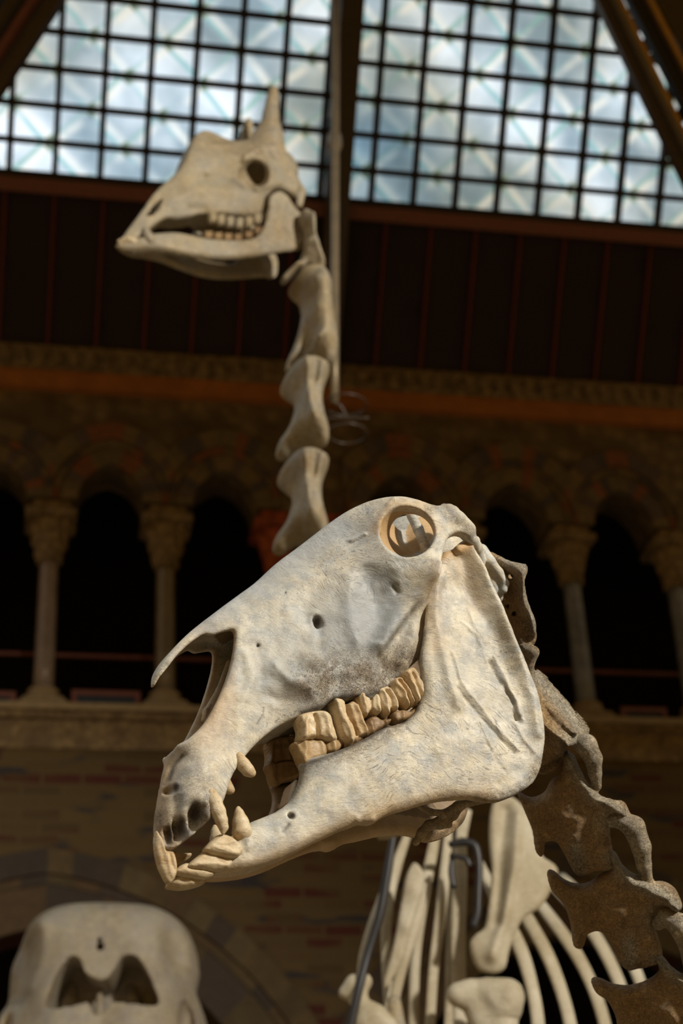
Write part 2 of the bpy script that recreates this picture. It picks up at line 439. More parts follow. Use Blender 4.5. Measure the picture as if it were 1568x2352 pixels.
def proj(fr, V):
    Vw = fr.O + (V[:, :1] * fr.e1 + V[:, 1:2] * fr.e2 + np.abs(V[:, 2:]) * fr.n) * .01 - CAM
    z = Vw @ _F; return np.stack([CX + F_PX * (Vw @ _R) / z, CY - F_PX * (Vw @ _U) / z], 1)
def blob(P, c, rx, ry=None, p=2):
    ry = ry or rx
    return np.exp(-(((P[:, 0]-c[0])/rx)**2 + ((P[:, 1]-c[1])/ry)**2) ** (p/2))
def nearline(P, pl, w):
    return np.exp(-(line_dist(P[:, 0], P[:, 1], pl) / w) ** 2)

ALV = [(575, 1728), (640, 1668), (700, 1636), (740, 1618), (790, 1600), (840, 1596), (880, 1586), (920, 1562), (950, 1536)]
def attr_cran(V):
    P = proj(HF, V)
    po = np.clip(nearline(P, [(730, 1575), (790, 1560), (850, 1565), (900, 1550), (930, 1535)], 52) * 1.4, 0, 1)
    po = np.maximum(po, .9 * nearline(P, [(372, 1880), (400, 1910), (440, 1890), (490, 1850)], 26))
    po = np.maximum(po, .35 * blob(P, (430, 1820), 60, 90))
    po = np.maximum(po, .5 * nearline(P, [(985, 1170), (1010, 1150), (1080, 1225)], 14))
    gr = blob(P, (868, 1390), 58, 100) * 1.3 + .5 * blob(P, (840, 1220), 60, 50) + .8 * blob(P, (780, 1450), 110, 120) + .9 * nearline(P, [(470, 1420), (560, 1360), (660, 1290), (780, 1210)], 34) + .6 * blob(P, (620, 1560), 60, 90)
    am = .9 * blob(P, (470, 1600), 70, 120) * (P[:, 0] < 545) + .75 * nearline(P, [(380, 1760), (365, 1900), (400, 1930)], 26) + .5 * nearline(P, [(860, 1215), (900, 1160), (960, 1160), (995, 1215)], 16)
    am = np.where((np.hypot(P[:, 0] - 932, P[:, 1] - 1212) < 63) & (np.abs(V[:, 2]) < 7.9) & (np.abs(V[:, 2]) > 3), 1.0, am)
    am = am + .5 * nearline(P, [(1000, 1300), (985, 1420), (960, 1520)], 18)
    dk = .85 * nearline(P, [(695, 1638), (740, 1622), (790, 1600), (840, 1598), (880, 1588), (925, 1560)], 9)
    for (x, y, rx, ry) in [(728, 1428, 9, 14), (404, 1808, 7, 12), (448, 1868, 16, 32), (415, 1900, 13, 26), (389, 1918, 10, 24), (593, 1483, 3, 4), (656, 1361, 2.5, 3)]:
        dk = np.maximum(dk, .93 * blob(P, (x, y), rx, ry, 4))
    dk = np.maximum(dk, .7 * nearline(P, [(418, 1735), (398, 1762), (390, 1790)], 5))
    dk = np.maximum(dk, .5 * nearline(P, [(895, 1338), (908, 1352), (912, 1366)], 3.5))
    dk = np.maximum(dk, .5 * nearline(P, [(605, 1625), (604, 1640), (590, 1662)], 2.2))
    # brown hollow of the nose
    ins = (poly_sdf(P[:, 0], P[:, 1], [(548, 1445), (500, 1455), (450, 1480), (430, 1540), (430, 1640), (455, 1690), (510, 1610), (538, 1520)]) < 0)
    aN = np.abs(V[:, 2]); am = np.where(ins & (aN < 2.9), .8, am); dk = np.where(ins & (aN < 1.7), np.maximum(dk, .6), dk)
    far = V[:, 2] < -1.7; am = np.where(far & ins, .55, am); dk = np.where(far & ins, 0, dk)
    right = (P[:, 0] - 886) * (1340 - 1482) - (P[:, 1] - 1482) * (988 - 886) 
    below = 1 / (1 + np.exp(np.clip(-(( (P[:, 0] - 886) * .81 + (P[:, 1] - 1482) * .585) ) / 5, -30, 30)))
    gr = gr * (1 - below * (P[:, 0] > 870) * (P[:, 1] > 1330)); dk = np.maximum(dk, .42 * nearline(P, [(962, 1382), (928, 1424), (903, 1460), (886, 1484)], 4.5))
    return {'pores': np.clip(po, 0, 1), 'grey': np.clip(gr, 0, 1), 'amber': np.clip(am, 0, 1), 'dark': np.clip(dk, 0, 1)}

HRES = 0.14
c = Vol(HF, HRES)
face = [(352, 1573, .5), (358, 1545, .8), (380, 1511, 1.2), (410, 1476, 1.6), (447, 1441, 2.0), (490, 1408, 2.3), (540, 1370, 2.6), (590, 1333, 2.9), (640, 1288, 3.3),
        (700, 1243, 4.0), (760, 1197, 4.9), (800, 1171, 5.6), (840, 1151, 6.6), (880, 1140, 7.8), (925, 1137, 8.8), (965, 1145, 9.2), (1000, 1160, 9.2),
        (1030, 1160, 8.8), (1060, 1182, 9.0), (1083, 1212, 9.4), (1080, 1232, 9.6), (1052, 1222, 9.6), (1028, 1238, 9.8), (1020, 1270, 9.9), (1010, 1300, 9.8), (1000, 1343, 9.4), (1004, 1400, 7.6), (1000, 1450, 7.0), (985, 1492, 6.6),
        (955, 1522, 6.2), (925, 1552, 5.8), (900, 1578, 5.6), (875, 1588, 5.6), (855, 1604, 5.6), (830, 1598, 5.5), (800, 1603, 5.4), (770, 1603, 5.2), (742, 1625, 4.9), (700, 1640, 4.3),
        (650, 1661, 3.4), (610, 1689, 2.9), (575, 1724, 2.6), (545, 1765, 2.7), (530, 1795, 2.8), (518, 1835, 3.0), (500, 1862, 3.2), (480, 1885, 3.4), (455, 1908, 3.4), (432, 1925, 3.3),
        (414, 1938, 2.8), (392, 1945, 2.2), (372, 1925, 1.2), (360, 1890, .6), (363, 1840, .2), (371, 1790, .2), (384, 1745, .6), (404, 1712, 2.0), (440, 1690, 3.2), (475, 1655, 3.4), (500, 1610, 3.5), (520, 1565, 3.5), (535, 1515, 3.4),
        (541, 1475, 3.2), (538, 1447, 3.0), (515, 1449, 2.8), (490, 1457, 2.6), (470, 1455, 2.4), (440, 1474, 2.1), (410, 1502, 1.7), (387, 1532, 1.2), (366, 1570, .7)]
surf = [(352, 1573, .5), (380, 1515, 1.3), (447, 1445, 2.1), (470, 1440, 2.3), (540, 1372, 2.3), (540, 1410, 3.0), (600, 1335, 2.7), (600, 1390, 3.5), (640, 1290, 3.1), (660, 1330, 3.8),
        (700, 1245, 3.9), (720, 1290, 4.5), (760, 1200, 4.9), (780, 1250, 5.5), (840, 1153, 6.6), (825, 1230, 6.3), (880, 1140, 7.8), (863, 1210, 7.6), (925, 1137, 8.8), (965, 1145, 9.2), (1003, 1210, 9.9),
        (985, 1262, 9.7), (940, 1290, 8.9), (880, 1275, 7.9), (1015, 1280, 10.0), (1060, 1195, 9.6), (1083, 1222, 9.8), (1000, 1330, 9.7), (960, 1330, 8.6), (900, 1320, 7.7), (860, 1320, 7.0), (860, 1380, 6.2), (905, 1390, 6.9),
        (800, 1350, 6.1), (740, 1360, 5.2), (720, 1430, 4.75), (790, 1450, 5.6), (850, 1450, 6.3), (660, 1400, 4.3), (640, 1480, 4.0), (600, 1440, 3.6), (565, 1480, 3.5), (545, 1560, 3.7), (600, 1560, 3.9),
        (860, 1500, 5.9), (900, 1520, 6.0), (940, 1480, 6.5), (972, 1450, 6.4), (978, 1400, 6.9), (925, 1550, 5.7), (855, 1602, 5.5), (800, 1560, 5.6), (770, 1602, 5.2), (720, 1540, 4.9), (700, 1600, 4.6), (700, 1638, 4.2), (650, 1600, 3.7), (650, 1660, 3.2),
        (600, 1640, 3.1), (580, 1715, 2.5), (520, 1640, 3.3), (520, 1700, 2.9), (550, 1740, 2.6), (500, 1760, 3.1), (520, 1830, 2.9), (470, 1820, 3.5), (480, 1885, 3.3), (430, 1760, 2.7), (405, 1715, 1.9), (420, 1820, 3.0), (432, 1920, 3.2), (392, 1945, 2.1), (385, 1860, 1.6), (384, 1745, .6), (371, 1790, .3), (362, 1850, .4), (372, 1925, 1.1)]
crest = [(1012, 1300), (985, 1335), (960, 1370), (935, 1395), (915, 1425), (900, 1455), (886, 1478)]
feats = [('g', [(1000, 1325), (950, 1380), (920, 1420), (895, 1462)], 8.4, .95, .9),
         ('step', [(1030, 1350), (992, 1350), (962, 1388), (934, 1424), (912, 1462), (884, 1486), (890, 1506), (905, 1540), (950, 1560), (1010, 1500), (1030, 1400)], 7.6, -.75, .12), ('g', [(960, 1400), (955, 1460), (935, 1510)], 6.6, .8, .9),
         ('g', [(850, 1330), (875, 1370), (872, 1420), (855, 1460)], 6.3, -.4, 1.4), ('g', [(815, 1300), (850, 1300), (890, 1320), (905, 1345)], 6.8, .14, .5),
         ('g', [(795, 1330), (800, 1420), (820, 1480)], 5.8, .35, .8), ('g', [(690, 1560), (760, 1545), (850, 1555)], 5.2, .3, .7),
         ('g', [(845, 1285), (880, 1295), (905, 1330)], 7.0, .1, .8),
         ('g', [(900, 1346), (913, 1365)], 7.0, -.25, .25),
         ('g', [(640, 1290), (560, 1350), (480, 1420)], 2.5, .15, .6),
         ('g', [(726, 1422), (729, 1432)], 4.8, -1.7, .36), ('g', [(722, 1410), (718, 1420)], 4.8, .25, .5), ('g', [(730, 1450), (735, 1480)], 4.8, -.2, .6),
         ('g', [(404, 1808)], 2.5, -1.2, .35), ('g', [(408, 1830), (402, 1870)], 2.5, -.3, .35),
         ('g', [(448, 1862), (452, 1895)], 3.2, -1.9, .62), ('g', [(413, 1885), (417, 1920)], 2.8, -1.6, .45), ('g', [(388, 1905), (392, 1932)], 2.0, -1.2, .35),
         ('g', [(432, 1860), (430, 1915)], 3.0, .25, .25), ('g', [(402, 1880), (405, 1930)], 2.6, .2, .22), ('g', [(475, 1830), (478, 1880)], 3.3, .3, .3),
         ('g', [(630, 1530), (665, 1570), (700, 1590)], 4.2, .45, .55), ('g', [(620, 1590), (680, 1612), (700, 1610)], 4.0, -.2, .5), ('g', [(690, 1520), (720, 1550)], 4.8, -.3, .6), ('g', [(560, 1500), (575, 1560), (545, 1650)], 3.6, .22, .5),
         ('g', [(590, 1480), (600, 1560)], 3.8, -.15, .5), ('g', [(593, 1483)], 3.7, -.5, .14), ('g', [(700, 1470), (760, 1500), (830, 1500)], 5.3, -.12, .8),
         ('g', [(740, 1625), (756, 1606), (772, 1604)], 5.1, .2, .35), ('g', [(820, 1600), (850, 1603), (870, 1592)], 5.5, .22, .35), ('g', [(418, 1735), (398, 1762), (390, 1790)], 2.0, -.25, .18),
         ('g', [(806, 1240), (832, 1234)], 6.3, .38, .2), ('g', [(740, 1330), (700, 1400)], 5.0, -.22, .9), ('g', [(760, 1280), (640, 1380)], 5.0, .12, .8)]
c.relief(face, surf, None, edge=.55, feats=feats, nz=.07)
# nose cavity
c.relief([(548, 1440, 2.5), (500, 1440, 2.0), (440, 1465, 1.6), (380, 1530, 1.0), (350, 1600, .5), (330, 1700, .5), (385, 1722, 1.5), (430, 1705, 2.2), (500, 1690, 2.5), (560, 1640, 2.5), (640, 1560, 2.8), (660, 1480, 2.8), (610, 1435, 2.6)],
         [(548, 1440, 2.3), (440, 1470, 1.5), (380, 1530, .9), (430, 1705, 1.7), (500, 1690, 1.7), (520, 1560, 2.55), (490, 1640, 2.5), (640, 1500, 2.4), (600, 1440, 2.2)], None, edge=.5, mode='sub', k=.3)
# nasal septum / turbinate remains
c.caps([(640, 1470, 0, .8), (590, 1500, .3, .9), (560, 1560, .9, .7), (535, 1620, 1.0, .6), (500, 1680, 1.0, .7)], k=.3)
c.caps([(560, 1490, 1.8, .35), (540, 1550, 2.0, .3), (515, 1600, 2.1, .45), (505, 1620, 2.0, .3)], k=.2)
# hollow inside of the muzzle behind the gap, palate vault
c.relief([(560, 1800, 0), (600, 1720, 0), (700, 1650, 0), (960, 1560, 0), (1000, 1640, 0), (700, 1760, 0), (580, 1850, 0)],
         [(560, 1800, 1.2), (700, 1650, 2.6), (960, 1560, 3.2), (600, 1720, 1.6)], None, edge=.5, mode='sub', k=.4)
# orbit
c.caps([(934, 1212, 14, 2.95), (936, 1216, 9.2, 2.85), (945, 1234, 6.4, 2.3)], mode='sub', k=.25)
c.ell((985, 1215, 5.2), (5.0, 3.2, 2.6), ang=10, mode='sub', k=.4)
# temporal fossa between arch, brain case and coronoid
c.ell((1085, 1150, 5.6), (5.5, 5.0, 2.9), ang=30, mode='sub', k=.4)
c.ell((1040, 1275, 6.0), (3.4, 3.0, 2.6), ang=0, mode='sub', k=.4)
# raised jagged rim of the orbit
c.caps([(872, 1222, 7.4, .2), (868, 1205, 7.5, .22), (878, 1182, 7.7, .2), (893, 1160, 8.2, .22), (905, 1146, 8.5, .2)], k=.3)
# brain case, occiput
c.ell((985, 1300, 0), (6.4, 4.4, 4.7), ang=-40, k=.6)
c.caps([(985, 1290, 0, 3.8), (1060, 1320, 0, 3.3), (1115, 1350, 0, 2.4)], k=.6)
c.caps([(1100, 1330, 0, 2.4), (1112, 1320, 2.6, 1.5)], k=.5)
c.caps([(1083, 1238, 8.9, .6), (1090, 1258, 7.0, .8), (1085, 1290, 4.6, 1.4)], k=.6)
# zygomatic process of the arch at the jaw joint
c.caps([(1022, 1190, 9.0, .9), (1050, 1196, 9.2, .9), (1076, 1216, 9.2, .75)], k=.5)
c.caps([(1020, 1168, 8.0, .55), (1040, 1175, 7.6, .6), (1065, 1195, 7.6, .5)], k=.4)
# occipital condyle and the long hooked processes beside it
c.caps([(1105, 1265, 4.4, .75), (1125, 1290, 4.6, .6), (1145, 1315, 4.5, .5), (1160, 1340, 4.4, .42), (1157, 1356, 4.3, .36)], k=.5)
c.caps([(1090, 1265, 3.6, .9), (1110, 1310, 3.4, .8), (1130, 1340, 3.1, 1.0), (1138, 1368, 3.0, .9)], k=.5)
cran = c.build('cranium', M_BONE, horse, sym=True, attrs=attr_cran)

# ---- mandible
m = Vol(HF, HRES)
jaw = [(1040, 1256, 8.4), (1082, 1238, 8.8), (1092, 1258, 8.8), (1112, 1300, 8.6), (1137, 1352, 8.4), (1162, 1412, 8.2), (1190, 1482, 8.0), (1215, 1545, 7.8), (1236, 1602, 7.7), (1248, 1660, 7.6), (1250, 1705, 7.5), (1243, 1758, 7.4), (1228, 1792, 7.3),
       (1202, 1815, 7.2), (1168, 1833, 7.0), (1130, 1843, 6.8), (1085, 1834, 6.5), (1035, 1834, 6.3), (985, 1843, 6.0), (935, 1858, 5.6), (893, 1870, 5.3), (858, 1890, 5.0), (832, 1890, 4.8), (790, 1904, 4.4), (740, 1926, 4.0), (700, 1946, 3.6),
       (650, 1971, 3.1), (600, 1990, 2.7), (555, 2000, 2.4), (515, 2008, 2.0), (480, 2010, 1.6), (440, 2000, 1.0), (425, 1985, .8), (470, 1960, 1.5), (520, 1935, 2.2), (545, 1915, 2.4), (560, 1900, 2.6), (580, 1884, 2.6), (610, 1872, 2.7), (642, 1858, 2.9), (668, 1838, 3.1), (685, 1808, 3.3), (692, 1775, 3.5), (690, 1752, 3.7),
       (720, 1738, 4.1), (760, 1728, 4.5), (800, 1712, 4.9), (845, 1690, 5.2), (885, 1668, 5.5), (925, 1658, 5.8), (950, 1640, 6.0), (966, 1618, 6.2), (975, 1590, 6.4), (972, 1550, 6.6), (968, 1510, 6.8), (974, 1470, 7.0), (980, 1420, 7.2), (985, 1370, 7.4), (996, 1325, 7.6), (1012, 1285, 8.0), (1024, 1262, 8.2)]
jo = [(1082, 1240, 8.9), (1050, 1260, 8.2), (1112, 1300, 8.8), (1162, 1412, 8.5), (1215, 1545, 8.2), (1250, 1690, 7.9), (1228, 1792, 7.7), (1168, 1833, 7.3), (1130, 1843, 7.0), (1035, 1834, 6.5), (935, 1858, 5.9), (858, 1890, 5.1), (740, 1926, 4.1), (600, 1990, 2.7), (515, 2008, 2.1), (425, 1985, .9),
      (560, 1905, 2.8), (642, 1860, 3.2), (690, 1790, 3.7), (700, 1750, 4.1), (845, 1692, 5.4), (950, 1645, 6.1), (975, 1580, 6.7), (985, 1400, 7.4), (1010, 1290, 8.1),
      (1040, 1330, 7.5), (1090, 1370, 7.5), (1060, 1450, 7.3), (1120, 1500, 7.3), (1030, 1540, 7.4), (1180, 1620, 7.4), (1100, 1620, 7.3), (1020, 1640, 7.0), (1190, 1740, 7.4), (1080, 1730, 7.2), (1000, 1740, 6.9), (930, 1740, 6.5), (920, 1800, 6.4), (1050, 1800, 6.9), (830, 1790, 5.7), (820, 1840, 5.5), (740, 1840, 4.7), (760, 1780, 5.0), (680, 1900, 4.0), (610, 1930, 3.2), (640, 1900, 3.5), (550, 1960, 2.8)]
jt = [(1082, 1240, 8.8, 2.0), (1040, 1330, 7, 1.1), (1120, 1500, 7, .9), (1060, 1450, 7, .9), (1162, 1412, 8, 1.1), (1250, 1690, 7.7, 1.1), (1130, 1843, 7, 1.6), (1180, 1620, 7, .9), (1020, 1640, 7, 1.8), (930, 1740, 6, 3.0), (920, 1850, 6, 2.0), (830, 1790, 5.5, 3.0), (740, 1900, 4.5, 2.6), (680, 1850, 4, 2.4), (610, 1930, 3, 2.8), (545, 1960, 2.6, 4.0), (480, 1985, 1.8, 4.0), (985, 1380, 7.4, 1.0), (700, 1780, 3.9, 1.6), (845, 1700, 5.4, 2.4)]
jf = [('g', [(1085, 1255), (1112, 1320), (1150, 1410), (1190, 1510), (1225, 1600), (1240, 1680)], 8.2, .42, .55),
      ('g', [(1062, 1290), (1078, 1350), (1105, 1400), (1145, 1470), (1165, 1540)], 7.6, -.55, .85),
      ('g', [(1000, 1330), (1000, 1400), (1012, 1480), (1030, 1560), (1050, 1620)], 7.4, .38, .55),
      ('g', [(1022, 1330), (1035, 1400), (1040, 1440)], 7.4, .15, .5),
      ('g', [(1040, 1500), (1060, 1570), (1100, 1620), (1150, 1680), (1190, 1725)], 7.4, .22, .22),
      ('g', [(1052, 1580), (1092, 1630), (1140, 1685), (1180, 1730)], 7.4, -.2, .25),
      ('g', [(1140, 1505), (1158, 1545), (1170, 1580), (1195, 1640)], 7.6, .32, .22), ('g', [(1132, 1520), (1150, 1560), (1172, 1600), (1190, 1650)], 7.6, -.4, .28),
      ('g', [(1155, 1570), (1175, 1615), (1200, 1655)], 7.6, .25, .2), ('g', [(1180, 1660), (1205, 1700), (1225, 1730)], 7.5, .18, .2),
      ('g', [(1105, 1660), (1120, 1700), (1135, 1740)], 7.4, .16, .22), ('g', [(1118, 1710), (1140, 1745), (1160, 1770)], 7.4, -.14, .2),
      ('g', [(1075, 1395), (1090, 1430), (1110, 1470), (1100, 1500)], 7.4, .15, .3), ('g', [(1060, 1425), (1095, 1455), (1120, 1520)], 7.4, .12, .2),
      ('g', [(1005, 1690), (1010, 1720), (1020, 1745)], 7.2, .12, .5), ('g', [(960, 1640), (1000, 1640), (1040, 1600)], 7.0, .2, 1.0),
      ('g', [(860, 1882), (835, 1886), (826, 1880)], 5.3, .35, .35), ('g', [(1220, 1795), (1180, 1825), (1130, 1838)], 7.3, .28, .35), ('g', [(1190, 1770), (1150, 1800)], 7.3, -.2, .5),
      ('g', [(671, 1873)], 3.8, -1.2, .22), ('g', [(660, 1895), (650, 1908)], 3.6, -.18, .25), ('g', [(720, 1740), (800, 1718), (880, 1675)], 4.6, .25, .4), ('g', [(556, 1915), (566, 1945)], 2.9, .25, .25)]
m.relief(jaw, jo, jt, edge=.9, feats=jf, nz=.06)
m.relief([(690, 1780, 2), (660, 1850, 1.5), (600, 1885, 1.2), (560, 1910, 1), (540, 1945, 1), (560, 1990, 1), (640, 1965, 1.6), (690, 1940, 2.4), (720, 1850, 2.4)], [(690, 1780, 1.6), (560, 1950, 1.9), (690, 1940, 1.6), (640, 1960, 1.6)], None, edge=.5)
m.relief([(700, 1750, 0), (660, 1850, 0), (620, 1880, 0), (700, 1960, 0), (900, 1900, 0), (900, 1700, 0)], [(700, 1750, 2.2), (620, 1885, .9), (700, 1940, 2.1), (900, 1900, 3.2), (900, 1700, 3.2)], None, edge=.4, mode='sub', k=.5)
# condyle, coronoid
m.caps([(1052, 1262, 8.3, .45), (1080, 1248, 7.6, .6), (1090, 1243, 6.4, .6)], k=.6)
m.caps([(1005, 1330, 7.2, .75), (985, 1275, 6.2, .62), (960, 1215, 5.2, .55), (938, 1172, 4.6, .5)], k=.6)
def attr_jaw(V):
    P = proj(HF, V)
    po = .8 * nearline(P, [(1240, 1750), (1215, 1800), (1165, 1828), (1100, 1836)], 12) + .5 * nearline(P, [(700, 1765), (760, 1740), (845, 1705), (920, 1660)], 16) 
    gr = .22 * blob(P, (1120, 1560), 60, 120) + .2 * blob(P, (1200, 1760), 50, 50) + .2 * blob(P, (620, 1880), 60, 40)
    am = .55 * nearline(P, [(1110, 1838), (1000, 1842), (880, 1875), (760, 1915), (640, 1972), (520, 2005)], 30) + .4 * nearline(P, [(990, 1300), (985, 1400), (1000, 1480)], 30) + .35 * nearline(P, [(1062, 1260), (1085, 1330), (1100, 1380)], 30)
    am = am + .8 * nearline(P, [(1020, 1275), (1050, 1262), (1082, 1250)], 14)
    am = np.where(V[:, 2] < .6, np.maximum(am, .85), am)  # inner and far jaw amber: shade painted into the bone colour
    dk = .9 * blob(P, (671, 1874), 8, 8, 4) + .55 * nearline(P, [(664, 1893), (650, 1910)], 4) + .75 * nearline(P, [(700, 1755), (760, 1735), (845, 1696), (885, 1670), (930, 1655), (960, 1630)], 6) + .5 * nearline(P, [(970, 1600), (962, 1520), (974, 1450)], 7) + .45 * nearline(P, [(545, 1920), (560, 1915), (570, 1930)], 4)
    dk = np.maximum(dk, .35 * nearline(P, [(1052, 1580), (1092, 1630), (1140, 1685), (1180, 1730)], 3)); dk = np.maximum(dk, .4 * nearline(P, [(1132, 1520), (1150, 1560), (1175, 1605), (1192, 1650)], 5))
    dk = np.maximum(dk, .4 * nearline(P, [(690, 1770), (690, 1800), (670, 1840)], 9)); dk = np.maximum(dk, np.where((V[:, 2] < 0) & (P[:, 0] > 560) & (P[:, 1] < 1800), .5, 0))  # inside of the far jaw darkened as painted mouth shade
    return {'pores': np.clip(po, 0, 1), 'grey': np.clip(gr, 0, 1), 'amber': np.clip(am, 0, 1), 'dark': np.clip(dk, 0, 1)}
mand = m.build('mandible', M_BONE, horse, sym=True, attrs=attr_jaw)

# ---- teeth: every tooth its own mesh
def tooth(outline, h, thick, parent, mat, name='molar', ridges=(), res=.085, edge=.35, sub=4, both=True):
    """outline [(x,y)], outer surface at h cm from the midplane"""
    for sgn in ((1, -1) if both else (1,)):
        v = Vol(HF, res)
        hh = h if callable(h) else (lambda x, y: h)
        o3 = [(x, y, hh(x, y)) for x, y in outline]
        cx_, cy_ = np.mean([p[0] for p in outline]), np.mean([p[1] for p in outline])
        outer = [(x, y, hh(x, y)) for x, y in outline] + [(cx_, cy_, hh(cx_, cy_) + .12)]
        fs = [('g', pl, hh(*pl[0]), amp, sig) for pl, amp, sig in ridges]
        v.relief(o3, outer, thick, edge=edge, feats=fs, sub=sub, nz=.08)
        o = v.build(name, mat if sgn > 0 else M_TOOTH_DK, parent)  # far-side teeth darker: shade of the mouth put into their colour
        if sgn < 0:
            n_ = len(o.data.vertices); co = np.empty(n_ * 3, np.float32); o.data.vertices.foreach_get('co', co); co[2::3] *= -1
            o.data.vertices.foreach_set('co', co); o.data.flip_normals()
    return o
UT = [  # upper cheek teeth (outline, ridge lines)
 ([(690, 1640), (715, 1630), (745, 1628), (762, 1640), (770, 1665), (779, 1695), (772, 1703), (755, 1700), (735, 1692), (715, 1694), (698, 1699), (692, 1690), (694, 1670)], 4.6, [([(705, 1650), (702, 1695)], .28, .28), ([(745, 1640), (762, 1695)], .32, .3), ([(728, 1640), (735, 1690)], -.6, .2)]),
 ([(766, 1602), (785, 1600), (800, 1612), (812, 1606), (826, 1618), (835, 1645), (848, 1680), (843, 1688), (828, 1692), (812, 1706), (803, 1705), (790, 1690), (778, 1660), (768, 1625)], 5.0, [([(772, 1610), (806, 1700)], .4, .3), ([(818, 1620), (843, 1685)], .3, .25), ([(797, 1615), (822, 1685)], -.7, .2)]),
 ([(820, 1590), (845, 1585), (868, 1592), (878, 1612), (879, 1632), (868, 1640), (855, 1632), (845, 1645), (832, 1640), (824, 1615)], 5.35, [([(832, 1595), (840, 1640)], .3, .22), ([(862, 1595), (872, 1635)], .28, .2), ([(848, 1595), (856, 1632)], -.35, .16)]),
 ([(868, 1580), (890, 1570), (900, 1580), (914, 1605), (919, 1625), (912, 1632), (903, 1628), (896, 1643), (888, 1642), (876, 1620)], 5.5, [([(876, 1588), (893, 1640)], .35, .22), ([(898, 1582), (914, 1628)], .28, .2), ([(889, 1585), (904, 1628)], -.35, .15)]),
 ([(902, 1562), (920, 1550), (935, 1570), (950, 1600), (956, 1612), (952, 1620), (945, 1612), (940, 1626), (925, 1612), (912, 1600), (903, 1580)], 5.75, [([(908, 1565), (936, 1622)], .35, .22), ([(925, 1560), (952, 1615)], .28, .18), ([(918, 1565), (943, 1612)], -.35, .15)]),
 ([(925, 1545), (942, 1530), (955, 1530), (968, 1555), (980, 1590), (987, 1603), (980, 1612), (970, 1608), (960, 1613), (945, 1585), (932, 1560)], 6.1, [([(935, 1545), (965, 1610)], .3, .2), ([(958, 1535), (985, 1605)], .38, .2), ([(948, 1545), (974, 1605)], -.4, .14)]),
]
for k_, (o, h, rd) in enumerate(UT):
    tooth(o, h, 2.2, cran, M_TOOTH, 'upper_molar', rd)
LT = [
 ([(676, 1702), (700, 1698), (730, 1695), (750, 1700), (755, 1730), (740, 1740), (718, 1746), (700, 1758), (692, 1748), (684, 1725)], 3.9, [([(700, 1700), (705, 1750)], .25, .4), ([(740, 1700), (745, 1735)], .2, .3)]),
 ([(750, 1702), (775, 1695), (795, 1700), (790, 1715), (770, 1728), (752, 1725)], 4.2, [([(765, 1700), (768, 1725)], .25, .3)]),
 ([(838, 1660), (860, 1640), (880, 1650), (902, 1645), (905, 1655), (880, 1672), (845, 1692), (838, 1680)], 4.9, [([(850, 1655), (855, 1685)], .25, .25), ([(885, 1650), (888, 1668)], .22, .2)]),
 ([(905, 1632), (925, 1628), (945, 1630), (962, 1615), (965, 1625), (945, 1648), (915, 1658), (905, 1650)], 5.4, [([(925, 1632), (925, 1655)], .2, .2), ([(948, 1628), (946, 1645)], .2, .2)]),
 ([(795, 1680), (815, 1690), (840, 1672), (845, 1690), (815, 1710), (795, 1715)], 4.5, [([(815, 1690), (818, 1708)], .2, .25)]),
]
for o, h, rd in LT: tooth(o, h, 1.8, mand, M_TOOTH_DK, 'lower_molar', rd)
# ---- upper canine (far one shows in the gap), lone long corner incisor, lower canine
def peg(pts, parent, mat, name, both=True, res=.07, k=.3):
    for sgn in ((1, -1) if both else (1,)):
        v = Vol(HF, res); v.caps(pts, k=k); o = v.build(name, mat, parent)
        if sgn < 0:
            n_ = len(o.data.vertices); co = np.empty(n_ * 3, np.float32); o.data.vertices.foreach_get('co', co); co[2::3] *= -1
            o.data.vertices.foreach_set('co', co); o.data.flip_normals()
peg([(548, 1738, 2.3, .5), (559, 1757, 2.4, .62), (570, 1770, 2.5, .58), (578, 1776, 2.5, .4)], cran, M_TOOTH, 'upper_canine')
peg([(486, 1824, 3.2, .5), (493, 1842, 3.35, .66), (501, 1864, 3.5, .66), (508, 1884, 3.5, .56), (513, 1900, 3.5, .42), (512, 1912, 3.5, .2)], cran, M_TOOTH, 'corner_incisor', both=False)
peg([(555, 1908, 2.6, .95), (552, 1888, 2.7, .74), (549, 1868, 2.8, .42), (547, 1857, 2.8, .22)], mand, M_TOOTH, 'lower_canine')
# upper front incisors at the very tip
tooth([(362, 1905), (375, 1925), (385, 1950), (402, 1955), (410, 1990), (405, 2015), (392, 2028), (380, 2018), (366, 1988), (357, 1950), (357, 1920)], lambda x, y: 1.5 + (x - 358) * .012, 1.0, cran, M_TOOTH, 'upper_incisor', [([(370, 1925), (395, 2015)], .12, .2), ([(382, 1950), (400, 2000)], -.15, .12)], both=False)
tooth([(362, 1905), (375, 1925), (385, 1950), (398, 1975), (405, 2010), (395, 2022), (380, 2005), (366, 1980), (359, 1950)], .4, 1.2, cran, M_TOOTH, 'upper_incisor', [([(370, 1925), (392, 2010)], .12, .2)], both=False)
